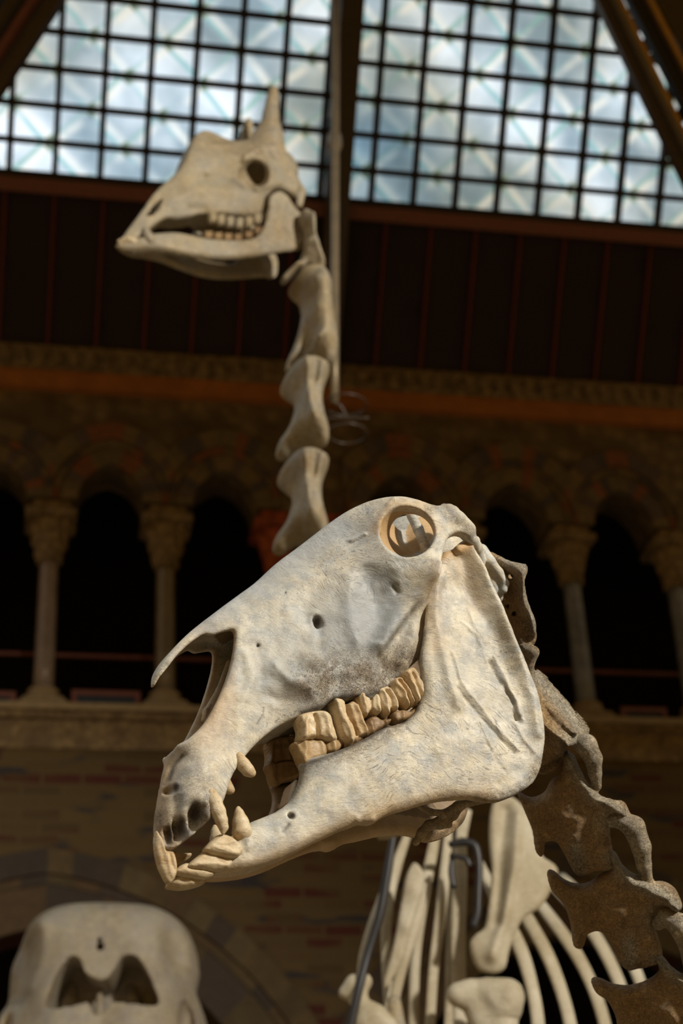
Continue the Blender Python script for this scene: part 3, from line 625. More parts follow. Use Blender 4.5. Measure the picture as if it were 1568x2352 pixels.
# lower incisors: three fat overlapping crowns, near side
tooth([(472, 1948), (490, 1926), (510, 1912), (538, 1920), (560, 1944), (561, 1958), (542, 1968), (510, 1964), (486, 1958)], lambda x, y: 3.3 + (x - 500) * .0, 1.5, mand, M_TOOTH, 'lower_incisor', [([(490, 1945), (520, 1950), (550, 1960)], .15, .25), ([(500, 1935), (535, 1932)], .1, .2)], edge=.42, both=False)
tooth([(436, 1984), (456, 1964), (478, 1950), (508, 1958), (534, 1968), (538, 1982), (526, 1994), (500, 1998), (468, 1994), (446, 1992)], 2.7, 1.5, mand, M_TOOTH, 'lower_incisor', [([(455, 1985), (490, 1985), (525, 1985)], .15, .22)], edge=.42, both=False)
tooth([(405, 1998), (430, 1978), (455, 1985), (470, 1993), (500, 1998), (495, 2010), (470, 2016), (440, 2012), (418, 2008)], 2.1, 1.5, mand, M_TOOTH, 'lower_incisor', [([(425, 1998), (460, 2004), (490, 2002)], .12, .22)], edge=.42, both=False)
tooth([(392, 2028), (402, 2008), (425, 2006), (455, 2012), (475, 2015), (482, 2020), (465, 2030), (435, 2037), (405, 2035)], 1.2, 2.0, mand, M_TOOTH, 'lower_incisor', [([(410, 2018), (450, 2024)], .12, .25)], edge=.42, both=False)
tooth([(393, 1952), (420, 1955), (444, 1956), (440, 1968), (420, 1980), (402, 1985), (396, 1970)], -.8, 1.4, mand, M_TOOTH, 'lower_incisor', [([(400, 1962), (438, 1962)], .15, .2)], edge=.5, both=False)
# ---- hyoid bones under the throat
v = Vol(HF, .12)
v.caps([(960, 1850, 3.5, .3), (990, 1866, 3.2, .34), (1020, 1868, 3.0, .36), (1050, 1850, 3.2, .4), (1080, 1842, 3.4, .42), (1120, 1838, 3.6, .3)])
v.caps([(1065, 1842, 3.2, .4), (1040, 1872, 2.6, .5), (1010, 1890, 2.2, .6), (985, 1895, 1.6, .5), (968, 1912, 1.0, .45), (955, 1935, .5, .35)])
v.caps([(1010, 1890, 2.2, .45), (1032, 1896, 2.4, .28)])
v.build('hyoid_bone', M_NECKP, horse, attrs=lambda V: {'amber': np.full(len(V), .35), 'pores': np.full(len(V), .2)})

# ---- neck
NF = Frame(1340, 1850, 1.80, (-.22, -.16, .96))
PALE_LIT = [[(1165, 1287), (1200, 1295), (1210, 1350), (1220, 1400), (1231, 1450)], [(1226, 1545), (1262, 1585), (1298, 1628), (1348, 1690)], [(1300, 1732), (1330, 1785), (1362, 1828), (1405, 1850), (1438, 1880)], [(1402, 1970), (1432, 2012), (1475, 2036), (1520, 2052), (1558, 2090)],
        [(1318, 1700), (1352, 1720), (1368, 1790)], [(1410, 1885), (1460, 1910), (1480, 1990)], [(1515, 2110), (1565, 2130), (1590, 2230)], [(1322, 1950), (1328, 2010)], [(1445, 2160), (1450, 2230)], [(1205, 1490), (1228, 1510)], [(1505, 2205), (1545, 2240), (1600, 2268)]]
def attr_neck(V):
    P = proj2(NF, V); am = np.ones(len(V))
    for pl in PALE_LIT: am = np.minimum(am, 1 - .95 * nearline(P, pl, 20))  # lit rims of the vertebrae painted paler into the bone colour
    for pl in PALE_LIT[4:7]: am = np.minimum(am, 1 - .95 * nearline(P, pl, 40))  # wider painted light on the lumps
    po = .35 + .5 * blob(P, (1215, 1455), 20, 30) + .5 * blob(P, (1330, 2005), 30, 25) + .5 * blob(P, (1470, 2225), 40, 20)
    return {'pores': po, 'grey': np.zeros(len(V)), 'amber': np.clip(am, 0, 1), 'dark': .6 * nearline(P, [(1245, 1770), (1295, 1728)], 12) + .5 * blob(P, (1432, 2120), 5, 14)}
def proj2(fr, V):
    Vw = fr.O + (V[:, :1] * fr.e1 + V[:, 1:2] * fr.e2 + V[:, 2:] * fr.n) * .01 - CAM
    z = Vw @ _F; return np.stack([CX + F_PX * (Vw @ _R) / z, CY - F_PX * (Vw @ _U) / z], 1)
def vert(name, plates, caps=(), ells=(), res=.15, mat=M_NECKP, subs=()):
    v = Vol(NF, res)
    for o, hd, outer, thick, edge, fs in plates: v.relief(o, outer, thick, edge=edge, feats=fs, hd=hd, nz=.09)
    for cc in caps: v.caps(cc, k=.7)
    for cc in ells: v.ell(*cc, k=.6)
    for cc in subs: v.caps(cc, mode='sub', k=.2)
    return v.build(name, mat, horse, rel=HF, attrs=attr_neck)
# atlas
vert('atlas_vertebra',
     [([(1126, 1277), (1145, 1276), (1165, 1285), (1190, 1290), (1208, 1294), (1213, 1308), (1207, 1330), (1209, 1360), (1218, 1395), (1230, 1425), (1232, 1450), (1226, 1468), (1205, 1480), (1188, 1462), (1165, 1420), (1140, 1360), (1128, 1310)], 2.0,
       [(1130, 1280, 2.4), (1165, 1290, 3.0), (1208, 1300, 2.6), (1195, 1310, 3.6), (1170, 1340, 1.6), (1215, 1390, 2.4), (1200, 1392, 3.3), (1185, 1400, 1.8), (1230, 1450, 3.0), (1205, 1475, 2.0)], 1.3, .5, [('g', [(1200, 1300), (1203, 1350), (1215, 1410), (1230, 1450)], 3, .5, .4)])],
     caps=[[(1120, 1300, 0, 1.6), (1160, 1380, -1, 2.0), (1195, 1460, -1.5, 1.8)]], subs=[[(1172, 1324, 3.5, .28), (1172, 1324, .4, .26)], [(1180, 1405, 3.5, .24), (1182, 1418, -4.5, .26)], [(1165, 1390, 3.5, .2), (1165, 1392, .8, .2)]])
# axis
vert('axis_vertebra',
     [([(1226, 1542), (1245, 1556), (1265, 1582), (1298, 1622), (1330, 1652), (1345, 1672), (1352, 1692), (1338, 1696), (1305, 1680), (1265, 1650), (1238, 1612), (1228, 1575)], -1.5, [(1226, 1542, -1.6), (1262, 1582, -2.2), (1298, 1625, -2.4), (1350, 1690, -2.2), (1265, 1640, .9), (1320, 1680, .7)], 1.0, .5, [('g', [(1230, 1548), (1298, 1625), (1350, 1690)], -1.5, .3, .3)]),
      ([(1195, 1500), (1215, 1550), (1236, 1600), (1262, 1620), (1295, 1650), (1322, 1676), (1332, 1684), (1308, 1688), (1300, 1700), (1302, 1725), (1290, 1745), (1255, 1768), (1238, 1778), (1200, 1700), (1180, 1600)], 1.5,
       [(1236, 1602, .8), (1322, 1678, 2.4), (1300, 1700, 2.0), (1255, 1700, 1.4), (1200, 1550, 1.0), (1240, 1770, 1.2), (1220, 1660, 1.5)], 4.0, 1.0, [('g', [(1240, 1608), (1290, 1648), (1325, 1680)], 1.2, .55, .35)])],
     caps=[[(1212, 1492, 0, .75), (1224, 1498, .3, .65), (1214, 1530, .3, .55), (1205, 1560, 0, .8)], [(1195, 1480, -1, 1.2), (1200, 1600, -1, 1.5), (1250, 1740, -1, 1.9)]])
# third to fifth neck bones
def cervical(name, plate, lump, ridge, vent, dark, ctr):
    f = [('g', ridge, 1.5, .9, .55), ('g', vent, 1.0, .4, .9), ('g', dark, 1.0, -.6, 1.0), ('g', [plate[0], ctr], 1.0, .12, .6)]
    outer = [(x, y, .7) for x, y in plate] + [(ctr[0], ctr[1], 1.3)]
    vert(name, [(plate, 1.0, outer, 2.4, 1.0, f)], caps=[[(p[0], p[1], p[2], p[3]) for p in lump], [(ctr[0]-10, ctr[1]-60, -1.5, 1.9), (ctr[0], ctr[1], -1.5, 1.7), (ctr[0]+35, ctr[1]+80, -1.5, 2.0)]])
cervical('cervical_vertebra',
    [(1185, 1830), (1215, 1842), (1245, 1830), (1262, 1802), (1285, 1785), (1292, 1740), (1302, 1728), (1318, 1745), (1332, 1775), (1352, 1808), (1378, 1832), (1405, 1842), (1432, 1852), (1447, 1880), (1442, 1894), (1420, 1880), (1402, 1884), (1398, 1910), (1402, 1950), (1412, 1990), (1398, 2008), (1365, 2012), (1330, 2022), (1312, 2008), (1292, 1970), (1272, 1946), (1250, 1945), (1247, 1965), (1240, 1978), (1226, 1962), (1218, 1915), (1200, 1870)],
    [(1318, 1700, .2, .8), (1345, 1712, .5, 1.25), (1362, 1742, .5, 1.0), (1366, 1775, .2, .75), (1372, 1806, 0, .45)],
    [(1300, 1735), (1330, 1785), (1362, 1828), (1405, 1850), (1436, 1875)], [(1320, 1920), (1330, 1990)], [(1255, 1880), (1275, 1940)], (1320, 1880))
cervical('cervical_vertebra',
    [(1253, 2012), (1270, 2013), (1298, 2035), (1340, 2042), (1378, 2018), (1402, 2000), (1398, 1962), (1412, 1965), (1432, 1996), (1462, 2018), (1498, 2034), (1530, 2040), (1552, 2056), (1567, 2092), (1548, 2105), (1524, 2092), (1508, 2095), (1500, 2130), (1512, 2170), (1520, 2205), (1508, 2226), (1470, 2232), (1442, 2240), (1420, 2222), (1400, 2180), (1378, 2156), (1350, 2156), (1342, 2175), (1334, 2190), (1314, 2182), (1306, 2130), (1290, 2085), (1262, 2052)],
    [(1405, 1885, .2, .8), (1425, 1882, .4, 1.0), (1455, 1900, .6, 1.25), (1472, 1945, .5, 1.1), (1478, 1985, .2, .85), (1488, 2025, 0, .55)],
    [(1402, 1970), (1432, 2010), (1475, 2040), (1520, 2058), (1555, 2088)], [(1440, 2130), (1450, 2215)], [(1355, 2080), (1375, 2150)], (1435, 2100))
cervical('cervical_vertebra',
    [(1355, 2262), (1375, 2260), (1410, 2275), (1450, 2278), (1490, 2262), (1512, 2240), (1500, 2205), (1515, 2200), (1540, 2225), (1575, 2250), (1620, 2262), (1660, 2280), (1675, 2320), (1650, 2330), (1625, 2325), (1615, 2360), (1630, 2430), (1600, 2460), (1550, 2460), (1510, 2410), (1480, 2380), (1455, 2390), (1440, 2420), (1420, 2405), (1412, 2350), (1392, 2310), (1365, 2290)],
    [(1512, 2120, .2, .8), (1530, 2105, .4, 1.0), (1560, 2125, .6, 1.3), (1580, 2170, .5, 1.1), (1590, 2240, .2, .8)],
    [(1505, 2205), (1545, 2240), (1600, 2268), (1660, 2300)], [(1550, 2340), (1560, 2440)], [(1465, 2310), (1490, 2380)], (1545, 2330))
cervical('cervical_vertebra',
    [(1465, 2492), (1485, 2490), (1560, 2508), (1600, 2492), (1622, 2470), (1610, 2435), (1650, 2455), (1685, 2480), (1770, 2510), (1785, 2550), (1735, 2555), (1725, 2590), (1740, 2660), (1660, 2690), (1590, 2610), (1550, 2650), (1522, 2580), (1475, 2520)],
    [(1622, 2350, .2, .8), (1640, 2335, .4, 1.0), (1670, 2355, .6, 1.3), (1690, 2400, .5, 1.1), (1700, 2470, .2, .8)],
    [(1615, 2435), (1710, 2498), (1770, 2530)], [(1660, 2570), (1670, 2670)], [(1575, 2540), (1600, 2610)], (1655, 2560))
# ================================================================== GIRAFFE
GF = Frame(560, 450, 4.30, (.50, .40, .77), h=7.0)
giraffe = empty('giraffe_skeleton', GF.M())
tag(giraffe, 'tall giraffe skeleton behind, small horned skull high on a long bony neck', 'skeleton')
def glob_(P, *a): return blob(P, *a)
def attr0(V):
    z = np.zeros(len(V)); return {'pores': z}
GH = .34
g = Vol(GF, GH)
gface = [(276, 550, 1.0), (290, 530, 1.5), (312, 500, 2.0), (333, 468, 2.2), (350, 445, 2.4), (372, 424, 2.6), (400, 400, 3.2), (422, 374, 3.8), (438, 335, 4.0), (452, 305, 2.5), (470, 296, 1.5), (490, 303, 1.5), (525, 316, 3.5), (560, 318, 6.0), (585, 305, 7.5), (603, 285, 8.0),
         (640, 290, 9.0), (652, 325, 9.5), (664, 355, 9.0), (684, 378, 8.0), (684, 398, 7.5), (690, 425, 7.0), (680, 445, 7.0), (655, 432, 8.5), (632, 432, 9.0), (618, 445, 8.0), (606, 458, 7.0), (603, 485, 6.4), (575, 492, 6.2), (540, 490, 6.0), (505, 486, 5.6), (480, 486, 5.2), (462, 484, 4.6),
         (440, 492, 4.0), (410, 498, 3.4), (385, 498, 3.0), (362, 510, 2.8), (342, 526, 2.6), (320, 542, 2.4), (298, 553, 1.8), (284, 556, 1.2)]
gsurf = [(276, 550, .8), (333, 468, 2.0), (372, 424, 2.3), (340, 515, 2.8), (385, 470, 3.3), (372, 450, 3.0), (440, 440, 5.0), (400, 420, 3.6), (438, 335, 3.8), (470, 296, 1.4), (470, 350, 4.6), (500, 330, 3.6), (525, 316, 3.5), (530, 350, 6.2), (500, 390, 5.8), (540, 400, 6.8), (565, 380, 8.5), (560, 318, 5.5),
         (590, 350, 9.3), (620, 390, 9.8), (590, 440, 8.8), (540, 450, 7.2), (480, 450, 5.6), (480, 486, 4.8), (603, 485, 6.2), (640, 340, 9.2), (664, 355, 8.8), (684, 395, 7.4), (655, 400, 9.2), (690, 425, 6.8), (640, 430, 9.0), (440, 492, 3.6), (298, 553, 1.8), (603, 285, 7.6), (640, 290, 8.4)]
gfe = [('g', [(395, 460), (430, 445), (470, 440), (520, 450)], 5, .7, 1.6), ('g', [(470, 395), (510, 380), (545, 385)], 6, -.9, 2.2), ('g', [(478, 394)], 6, -1.2, .7), ('g', [(545, 410), (560, 425), (600, 432), (640, 425)], 8.5, .9, .9), ('g', [(660, 400), (672, 420)], 8, -1.2, 1.0), ('g', [(450, 320), (480, 335), (530, 340)], 3.5, .6, .9), ('g', [(440, 475), (470, 480)], 4.5, -.8, 1.0)]
g.relief(gface, gsurf, None, edge=1.2, feats=gfe)
g.relief([(372, 432, 2), (350, 450, 2), (320, 490, 1.5), (300, 520, 1), (270, 545, 0), (290, 500, 0), (350, 430, 0)], 12, 13, edge=.5, mode='sub', k=.4) if False else None
g.relief([(380, 436, 2), (345, 440, 2), (300, 490, 1), (268, 540, 0), (310, 540, 1.6), (335, 512, 2), (360, 480, 2.6), (374, 460, 2.6)], [(380, 436, 1.5), (300, 490, 1.0), (310, 540, .9), (335, 512, 1.5), (374, 460, 2.0)], None, edge=.6, mode='sub', k=.4)
g.relief([(372, 455, 3), (348, 476, 3), (338, 490, 3), (352, 492, 3), (368, 476, 3)], 6.0, 6.0, edge=.3, mode='sub', k=.3)
g.caps([(556, 385, 7.8, .5), (564, 358, 8.4, .5), (588, 346, 9.2, .6), (612, 360, 9.8, .6), (622, 392, 9.9, .6), (612, 424, 9.7, .6), (588, 434, 9.2, .6), (562, 416, 8.2, .5), (556, 385, 7.8, .5)], k=.8)
GORB = True
g.relief([(700, 470, 2), (640, 460, 2), (600, 520, 2), (480, 540, 2), (440, 520, 1), (470, 500, 1), (600, 488, 2), (640, 440, 3), (700, 430, 3)], 3.6, None, edge=.6, mode='sub', k=.5)
# rear of the skull
g.ell((625, 400, 0), (7.2, 7.6, 7.4), ang=-30, k=1.2)
g.caps([(640, 400, 6, 2.6), (672, 420, 5, 2.0), (690, 440, 4, 1.5), (686, 470, 3.5, 1.1)], k=1.0)
g.caps([(612, 350, 5.6, 4.6), (618, 318, 6.8, 3.9), (620, 292, 7.4, 2.9), (622, 262, 7.7, 2.3), (625, 235, 7.8, 1.85), (627, 214, 7.7, 1.45), (628, 205, 7.7, 1.0)], k=2.2)
g.ell((588, 391, 10.5), (4.3, 5.2, 8.0), ang=-12, mode='sub', k=.4)
g.ell((596, 396, 5.6), (4.0, 4.0, 3.0), ang=0, mode='sub', k=.5)
gc = g.build('cranium', M_GIR, giraffe, sym=True)
v = Vol(GF, GH)
gj = [(266, 559, .8), (285, 552, 1.6), (300, 547, 2.2), (330, 540, 2.8), (352, 534, 3.0), (400, 533, 3.4), (430, 538, 4.0), (480, 548, 5.0), (540, 552, 6.0), (585, 545, 7.0), (606, 520, 7.4), (614, 485, 7.8), (620, 450, 8.4), (640, 438, 8.6), (658, 448, 8.6), (672, 470, 8.4), (690, 495, 8.2), (702, 525, 8.0), (700, 555, 7.8), (688, 574, 7.6), (660, 576, 7.2),
      (620, 582, 6.8), (580, 588, 6.4), (530, 592, 5.8), (480, 590, 5.0), (430, 582, 4.2), (390, 574, 3.6), (350, 570, 3.2), (320, 573, 2.6), (290, 572, 1.6), (270, 566, .8)]
v.relief(gj, [(266, 559, .8), (330, 556, 3.2), (400, 550, 3.9), (480, 570, 5.4), (560, 570, 6.9), (640, 440, 9.0), (640, 500, 8.6), (700, 540, 8.4), (670, 540, 8.0), (620, 570, 7.4)],
         [(266, 559, .8, 3), (330, 556, 3.2, 5.5), (400, 550, 3.9, 2.6), (560, 570, 6.9, 2.6), (640, 440, 9, 1.6), (670, 530, 8, 1.2)], edge=1.4,
         feats=[('g', [(660, 540), (640, 520), (650, 470)], 8, -.7, 1.3), ('g', [(690, 500), (700, 545), (680, 570)], 8, .5, .8)])
v.caps([(290, 562, 0, 1.3), (330, 556, 0, 2.2), (352, 552, 0, 1.8)], k=.8)
gm = v.build('mandible', M_GIR, giraffe, sym=True)
def gtooth(x, y, w, hh, h, mat, parent, nm):
    for sg in (1, -1):
        v = Vol(GF, .2)
        v.relief([(x-w, y-hh), (x, y-hh-2), (x+w, y-hh), (x+w-1, y+hh*.4), (x+w*.4, y+hh), (x, y+hh*.5), (x-w*.5, y+hh), (x-w+1, y+hh*.4)], h, 2.0, edge=.5, hd=h, feats=[('g', [(x-w*.5, y-hh), (x-w*.5, y+hh)], h, .35, .35), ('g', [(x+w*.5, y-hh), (x+w*.5, y+hh)], h, .35, .35)])
        o = v.build(nm, mat, parent)
        if sg < 0:
            n_ = len(o.data.vertices); co = np.empty(n_ * 3, np.float32); o.data.vertices.foreach_get('co', co); co[2::3] *= -1
            o.data.vertices.foreach_set('co', co); o.data.flip_normals()
for i_, (x, y) in enumerate([(490, 500), (509, 506), (530, 510), (551, 513), (573, 511), (593, 503)]): gtooth(x, y, 9.5, 13, 5.6 + i_ * .2, M_GIR, gc, 'upper_molar')
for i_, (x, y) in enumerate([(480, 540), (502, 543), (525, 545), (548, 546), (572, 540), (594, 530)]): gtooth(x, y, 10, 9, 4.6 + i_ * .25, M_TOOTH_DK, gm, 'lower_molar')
for i_, (x, y) in enumerate([(276, 556), (284, 552), (293, 549)]):
    v = Vol(GF, .2); v.caps([(x, y, .6 + i_ * .7, .8), (x + 14, y + 5, .6 + i_ * .7, .9)]); v.build('lower_incisor', M_TOOTH, gm)
v = Vol(GF, .2); v.caps([(335, 528, 3.0, .9), (338, 540, 3.2, 1.2), (345, 552, 3.2, 1.2)]); v.build('lower_canine', M_GIR, gm)

GN = Frame(705, 900, 4.02, (.10, .45, .88))
def gv(outline, ctr, amp, feats=(), name='cervical_vertebra', caps=(), fr=GN, mat=M_GIR, th=6.0, edge=2.2, base=1.0, res=.34, slope=6.0):
    v = Vol(fr, res)
    xm = max(p[0] for p in outline); xn = min(p[0] for p in outline)
    outer = [(x, y, base - slope * (xm - x) / (xm - xn)) for x, y in outline] + [(x, y, amp) for x, y in ctr]
    v.relief(outline, outer, th, edge=edge, hd=base, feats=feats)
    for c_ in caps: v.caps(c_, k=1.2)
    return v.build(name, mat, giraffe, rel=GF)
gv([(690, 462), (702, 455), (716, 462), (727, 480), (728, 515), (735, 550), (749, 590), (742, 606), (724, 600), (708, 586), (690, 598), (668, 615), (652, 625), (648, 606), (662, 585), (688, 570), (700, 545), (702, 500), (692, 480)], [(712, 540), (690, 590)], 2.8, [('g', [(722, 480), (728, 540), (742, 590)], 1, 1.3, .9), ('g', [(708, 500), (715, 560)], 1, -1.2, .9)], 'atlas_vertebra')
gv([(668, 618), (680, 600), (702, 585), (730, 588), (752, 602), (763, 630), (766, 680), (772, 730), (779, 780), (770, 812), (750, 818), (735, 806), (715, 796), (690, 798), (662, 808), (663, 790), (678, 760), (690, 725), (696, 690), (692, 660), (680, 638)], [(725, 640), (730, 700), (730, 770)], 4.0, [('g', [(712, 640), (718, 700), (700, 790)], 2, -.9, 1.2), ('g', [(745, 620), (752, 700), (745, 790)], 2, 1.2, 1.6)], 'axis_vertebra')
GV3 = [(668, 822), (690, 808), (720, 806), (742, 815), (758, 828), (756, 850), (745, 880), (744, 915), (750, 945), (758, 975), (755, 1003), (738, 1010), (715, 1000), (690, 998), (662, 1010), (640, 1004), (643, 980), (665, 955), (678, 920), (680, 895), (668, 875), (650, 852), (652, 838)]
f3 = [('g', [(702, 825), (706, 900), (716, 960)], 2, 1.3, 1.0), ('g', [(725, 830), (722, 870)], 2, -1.6, .9), ('g', [(745, 835), (736, 880), (738, 950)], 2, 1.1, 1.0), ('g', [(690, 850), (692, 930), (700, 985)], 2, -.7, .9)]
gv(GV3, [(712, 900), (720, 970), (700, 840)], 3.6, f3)
def shift(pl, dx, dy, sx=1, sy=1, o=(705, 900)): return [(o[0] + (x - o[0]) * sx + dx, o[1] + (y - o[1]) * sy + dy) for x, y in pl]
def shf(fs, *a): return [(k, shift(pl, *a), h, am, sg) for k, pl, h, am, sg in fs]
for a_ in ((-4, 216, 1.05, 1.06), (12, 440, 1.1, 1.1), (62, 645, 1.1, 1.05), (140, 830, 1.1, .9), (240, 935, 1.0, .6)):
    gv(shift(GV3, *a_), shift([(712, 900), (720, 970), (700, 840)], *a_), 3.6, shf(f3, *a_))

# ---- chest and shoulders, seen from the front under the horse's jaw
CF = Frame(1000, 2150, 3.75, (-.05, .47, .88))
gv([(1128, 1850), (1150, 1826), (1180, 1830), (1210, 1862), (1232, 1930), (1248, 1965), (1272, 1982), (1282, 2000), (1262, 2050), (1238, 2085), (1205, 2105), (1182, 2145), (1168, 2190), (1160, 2222), (1135, 2236), (1100, 2228), (1084, 2200), (1078, 2165), (1090, 2145), (1112, 2128), (1122, 2070), (1128, 2000), (1122, 1920)],
   [(1150, 1950), (1205, 1990), (1150, 2100), (1130, 2190)], 1.4, [('g', [(1160, 1860), (1152, 1950), (1146, 2050), (1140, 2120)], 0, -1.2, 1.4), ('g', [(1190, 1870), (1182, 1980), (1158, 2110), (1130, 2200)], 0, 1.3, 1.4)], 'scapula', slope=0, fr=CF, mat=M_RIB, th=2.0, edge=1.2, base=0)
gv([(948, 1980), (962, 1985), (975, 2010), (972, 2040), (955, 2090), (938, 2150), (925, 2200), (905, 2240), (885, 2270), (880, 2250), (895, 2200), (910, 2130), (922, 2060), (932, 2010)], [(950, 2040), (930, 2130)], .8, (), 'scapula', slope=0, fr=CF, mat=M_RIB, th=1.6, edge=.8, base=0)
v = Vol(CF, .4)
v.caps([(1052, 2285, 3, 2.7), (1080, 2275, 3, 2.6)], k=1.5); v.caps([(1120, 2278, 3, 3.2), (1165, 2290, 3.5, 3.9)], k=2)
v.caps([(1150, 2300, 2, 4.2), (1150, 2400, 1.5, 3.6), (1150, 2560, 1, 3.0)], k=3); v.caps([(1080, 2290, 2, 2.8), (1120, 2370, 1.5, 3.2)], k=2)
v.build('humerus', M_RIB, giraffe, rel=GF)
v = Vol(CF, .4)
v.caps([(792, 2280, 0, 1.5), (815, 2262, 0, 2.4), (835, 2255, 0, 2.0)], k=1.5); v.caps([(830, 2350, 0, 2.6), (860, 2340, 0, 3.3), (890, 2360, 0, 2.5)], k=1.5); v.caps([(815, 2275, 0, 2.0), (850, 2360, 0, 3.0), (860, 2520, 0, 2.8)], k=2)
v.build('humerus', M_RIB, giraffe, rel=GF)
def rib(pts, w, mat=M_RIB, name='rib', flat=.5):
    P = [GF.L(CF.O + (lambda q: q[0] * .01 * CF.e1 + q[1] * .01 * CF.e2 + q[2] * .01 * CF.n)(CF.P(*p))) for p in pts]
    up = GF.L(CF.O + CF.n + CF.e1 * .4) - GF.L(CF.O)
    V, Fc = tube_mesh(P, [w_ * .01 for w_ in (w if isinstance(w, (list, tuple)) else [w * .7, w, w, w * .9][:len(pts)] + [w * .9] * (len(pts) - 4))], 12, flat, up)
    return link_mesh(name, V, Fc, mat, giraffe)
RR = [[(1100, 1980, -22), (1150, 2090, -14), (1195, 2180, -10), (1222, 2270, -9), (1236, 2360, -9), (1238, 2480, -10)],
      [(1140, 1990, -32), (1205, 2100, -20), (1255, 2190, -16), (1290, 2280, -15), (1312, 2370, -15), (1320, 2480, -16)],
      [(1180, 2000, -44), (1262, 2105, -30), (1322, 2190, -24), (1362, 2270, -22), (1392, 2370, -22), (1400, 2480, -22)],
      [(1240, 2010, -56), (1330, 2100, -40), (1385, 2180, -34), (1430, 2280, -32), (1455, 2380, -32)],
      [(1290, 2010, -68), (1370, 2090, -52), (1430, 2170, -46), (1475, 2270, -42), (1500, 2370, -42)]]
for r_ in RR: rib(r_, 1.9)
LL = [[(1010, 1870, -8), (992, 1960, -5), (968, 2070, -3), (935, 2180, -3), (905, 2300, -4), (895, 2440, -6)],
      [(1030, 1900, -12), (1022, 2000, -9), (1010, 2110, -8), (995, 2230, -8), (985, 2400, -9)],
      [(1060, 1900, -16), (1056, 2020, -14), (1052, 2150, -12), (1055, 2300, -12), (1060, 2440, -12)],
      [(935, 1920, -14), (910, 1990, -12), (890, 2080, -10), (886, 2180, -10), (892, 2300, -10), (900, 2440, -12)],
      [(910, 1980, -24), (880, 2060, -20), (852, 2140, -18), (832, 2220, -18), (835, 2330, -18)],
      [(1075, 1860, -20), (1060, 1920, -20), (1045, 2000, -22), (1035, 2200, -24), (1030, 2400, -24)],
      [(1000, 1940, -20), (975, 2050, -20), (955, 2180, -20), (950, 2300, -20), (950, 2420, -20)]]
for i_, r_ in enumerate(LL): rib(r_, 1.45 if i_ != 2 else 2.0)
v = Vol(CF, .4)   # breast bone
v.caps([(905, 2300, -2, 1.6), (910, 2360, -1, 2.2), (925, 2440, 0, 2.4)], k=1.5); v.build('sternum', M_GIR, giraffe, rel=GF)
for pth, w in ([[(1112, 1900, 2), (1118, 1870, 2)], .1],): pass
rib([(905, 1905, 2), (890, 2000, 2), (872, 2100, 2), (845, 2190, 2), (822, 2280, 3), (800, 2380, 3)], 1.15, M_IRON, 'support_rod', 1.0)
rib([(1030, 1940, 4), (1070, 1934, 4), (1092, 1945, 4), (1100, 1990, 4), (1098, 2060, 4), (1096, 2100, 4), (1086, 2130, 4)], 1.05, M_IRON, 'mounting_bracket', .8)
rib([(1040, 1960, 4), (1036, 2000, 4), (1042, 2040, 4)], .8, M_IRON, 'mounting_bracket', .8)
rib([(1032, 1965, 5), (1070, 1972, 5), (1078, 1990, 5)], .7, M_IRON, 'mounting_bracket', .8)

# ================================================================== ELEPHANT
EF = Frame(235, 2200, 6.0, (.04, .42, .90))
eleph = empty('elephant_skull', EF.M())
tag(eleph, 'huge domed elephant skull at lower left, nose cavity facing forward', 'skull')
v = Vol(EF, .55)
eo = [(2, 2250), (10, 2195), (32, 2142), (68, 2097), (115, 2070), (170, 2059), (235, 2057), (300, 2060), (350, 2067), (395, 2088), (428, 2122), (447, 2170), (453, 2220), (446, 2262), (455, 2290), (470, 2335), (478, 2390), (480, 2520), (-25, 2520), (-25, 2390), (-18, 2330), (-4, 2295)]
eouter = [(x, y, 0) for x, y in eo] + [(235, 2090, 9), (235, 2150, 15), (150, 2110, 11), (320, 2110, 11), (90, 2130, 8), (380, 2130, 8), (120, 2190, 14), (350, 2190, 14), (80, 2270, 14), (400, 2280, 14), (95, 2340, 20), (385, 2350, 20), (235, 2230, 19), (235, 2340, 24), (170, 2345, 27), (300, 2345, 27), (235, 2430, 30), (140, 2450, 32), (330, 2450, 32), (50, 2190, 2), (415, 2190, 4)]
v.relief(eo, eouter, 38, edge=7, hd=0, feats=[('g', [(45, 2170), (42, 2230), (30, 2270)], 3, -13, 7), ('g', [(95, 2130), (92, 2190), (60, 2260)], 10, 3.5, 4), ('g', [(388, 2130), (400, 2180), (412, 2230)], 5, -5.0, 4.5), ('g', [(372, 2130), (370, 2190), (395, 2260)], 12, 2.6, 3.5), ('g', [(235, 2062), (235, 2080)], 6, -1.2, 1.5), ('g', [(235, 2100), (150, 2140)], 12, .8, 4)])
v.relief([(104, 2316), (112, 2272), (132, 2226), (158, 2196), (182, 2200), (196, 2232), (222, 2250), (245, 2248), (262, 2224), (280, 2196), (312, 2194), (338, 2230), (356, 2272), (364, 2310), (310, 2312), (262, 2306), (240, 2330), (216, 2334), (205, 2308), (160, 2318)], 60, 66, edge=2.0, mode='sub', k=3.0, hd=18)
v.ell((429, 2345, 8), (3.5, 8, 10), mode='sub', k=2)
v.ell((2, 2350, 8), (4, 8, 10), mode='sub', k=2)
v.caps([(228, 2160, 15, .9), (228, 2160, 10, .9)], mode='sub', k=.5); v.caps([(230, 2175, 16, 1.4), (230, 2175, 10, 1.4)], mode='sub', k=.6)
ec = v.build('cranium', M_ELE, eleph)
v = Vol(EF, .5); v.caps([(165, 2270, -7, 2.5), (160, 2300, -4, 3)], k=2); v.build('nasal_bone', M_ELE, ec)
v = Vol(EF, .5); v.caps([(300, 2275, -7, 2.5), (305, 2300, -4, 3)], k=2); v.build('nasal_bone', M_ELE, ec)
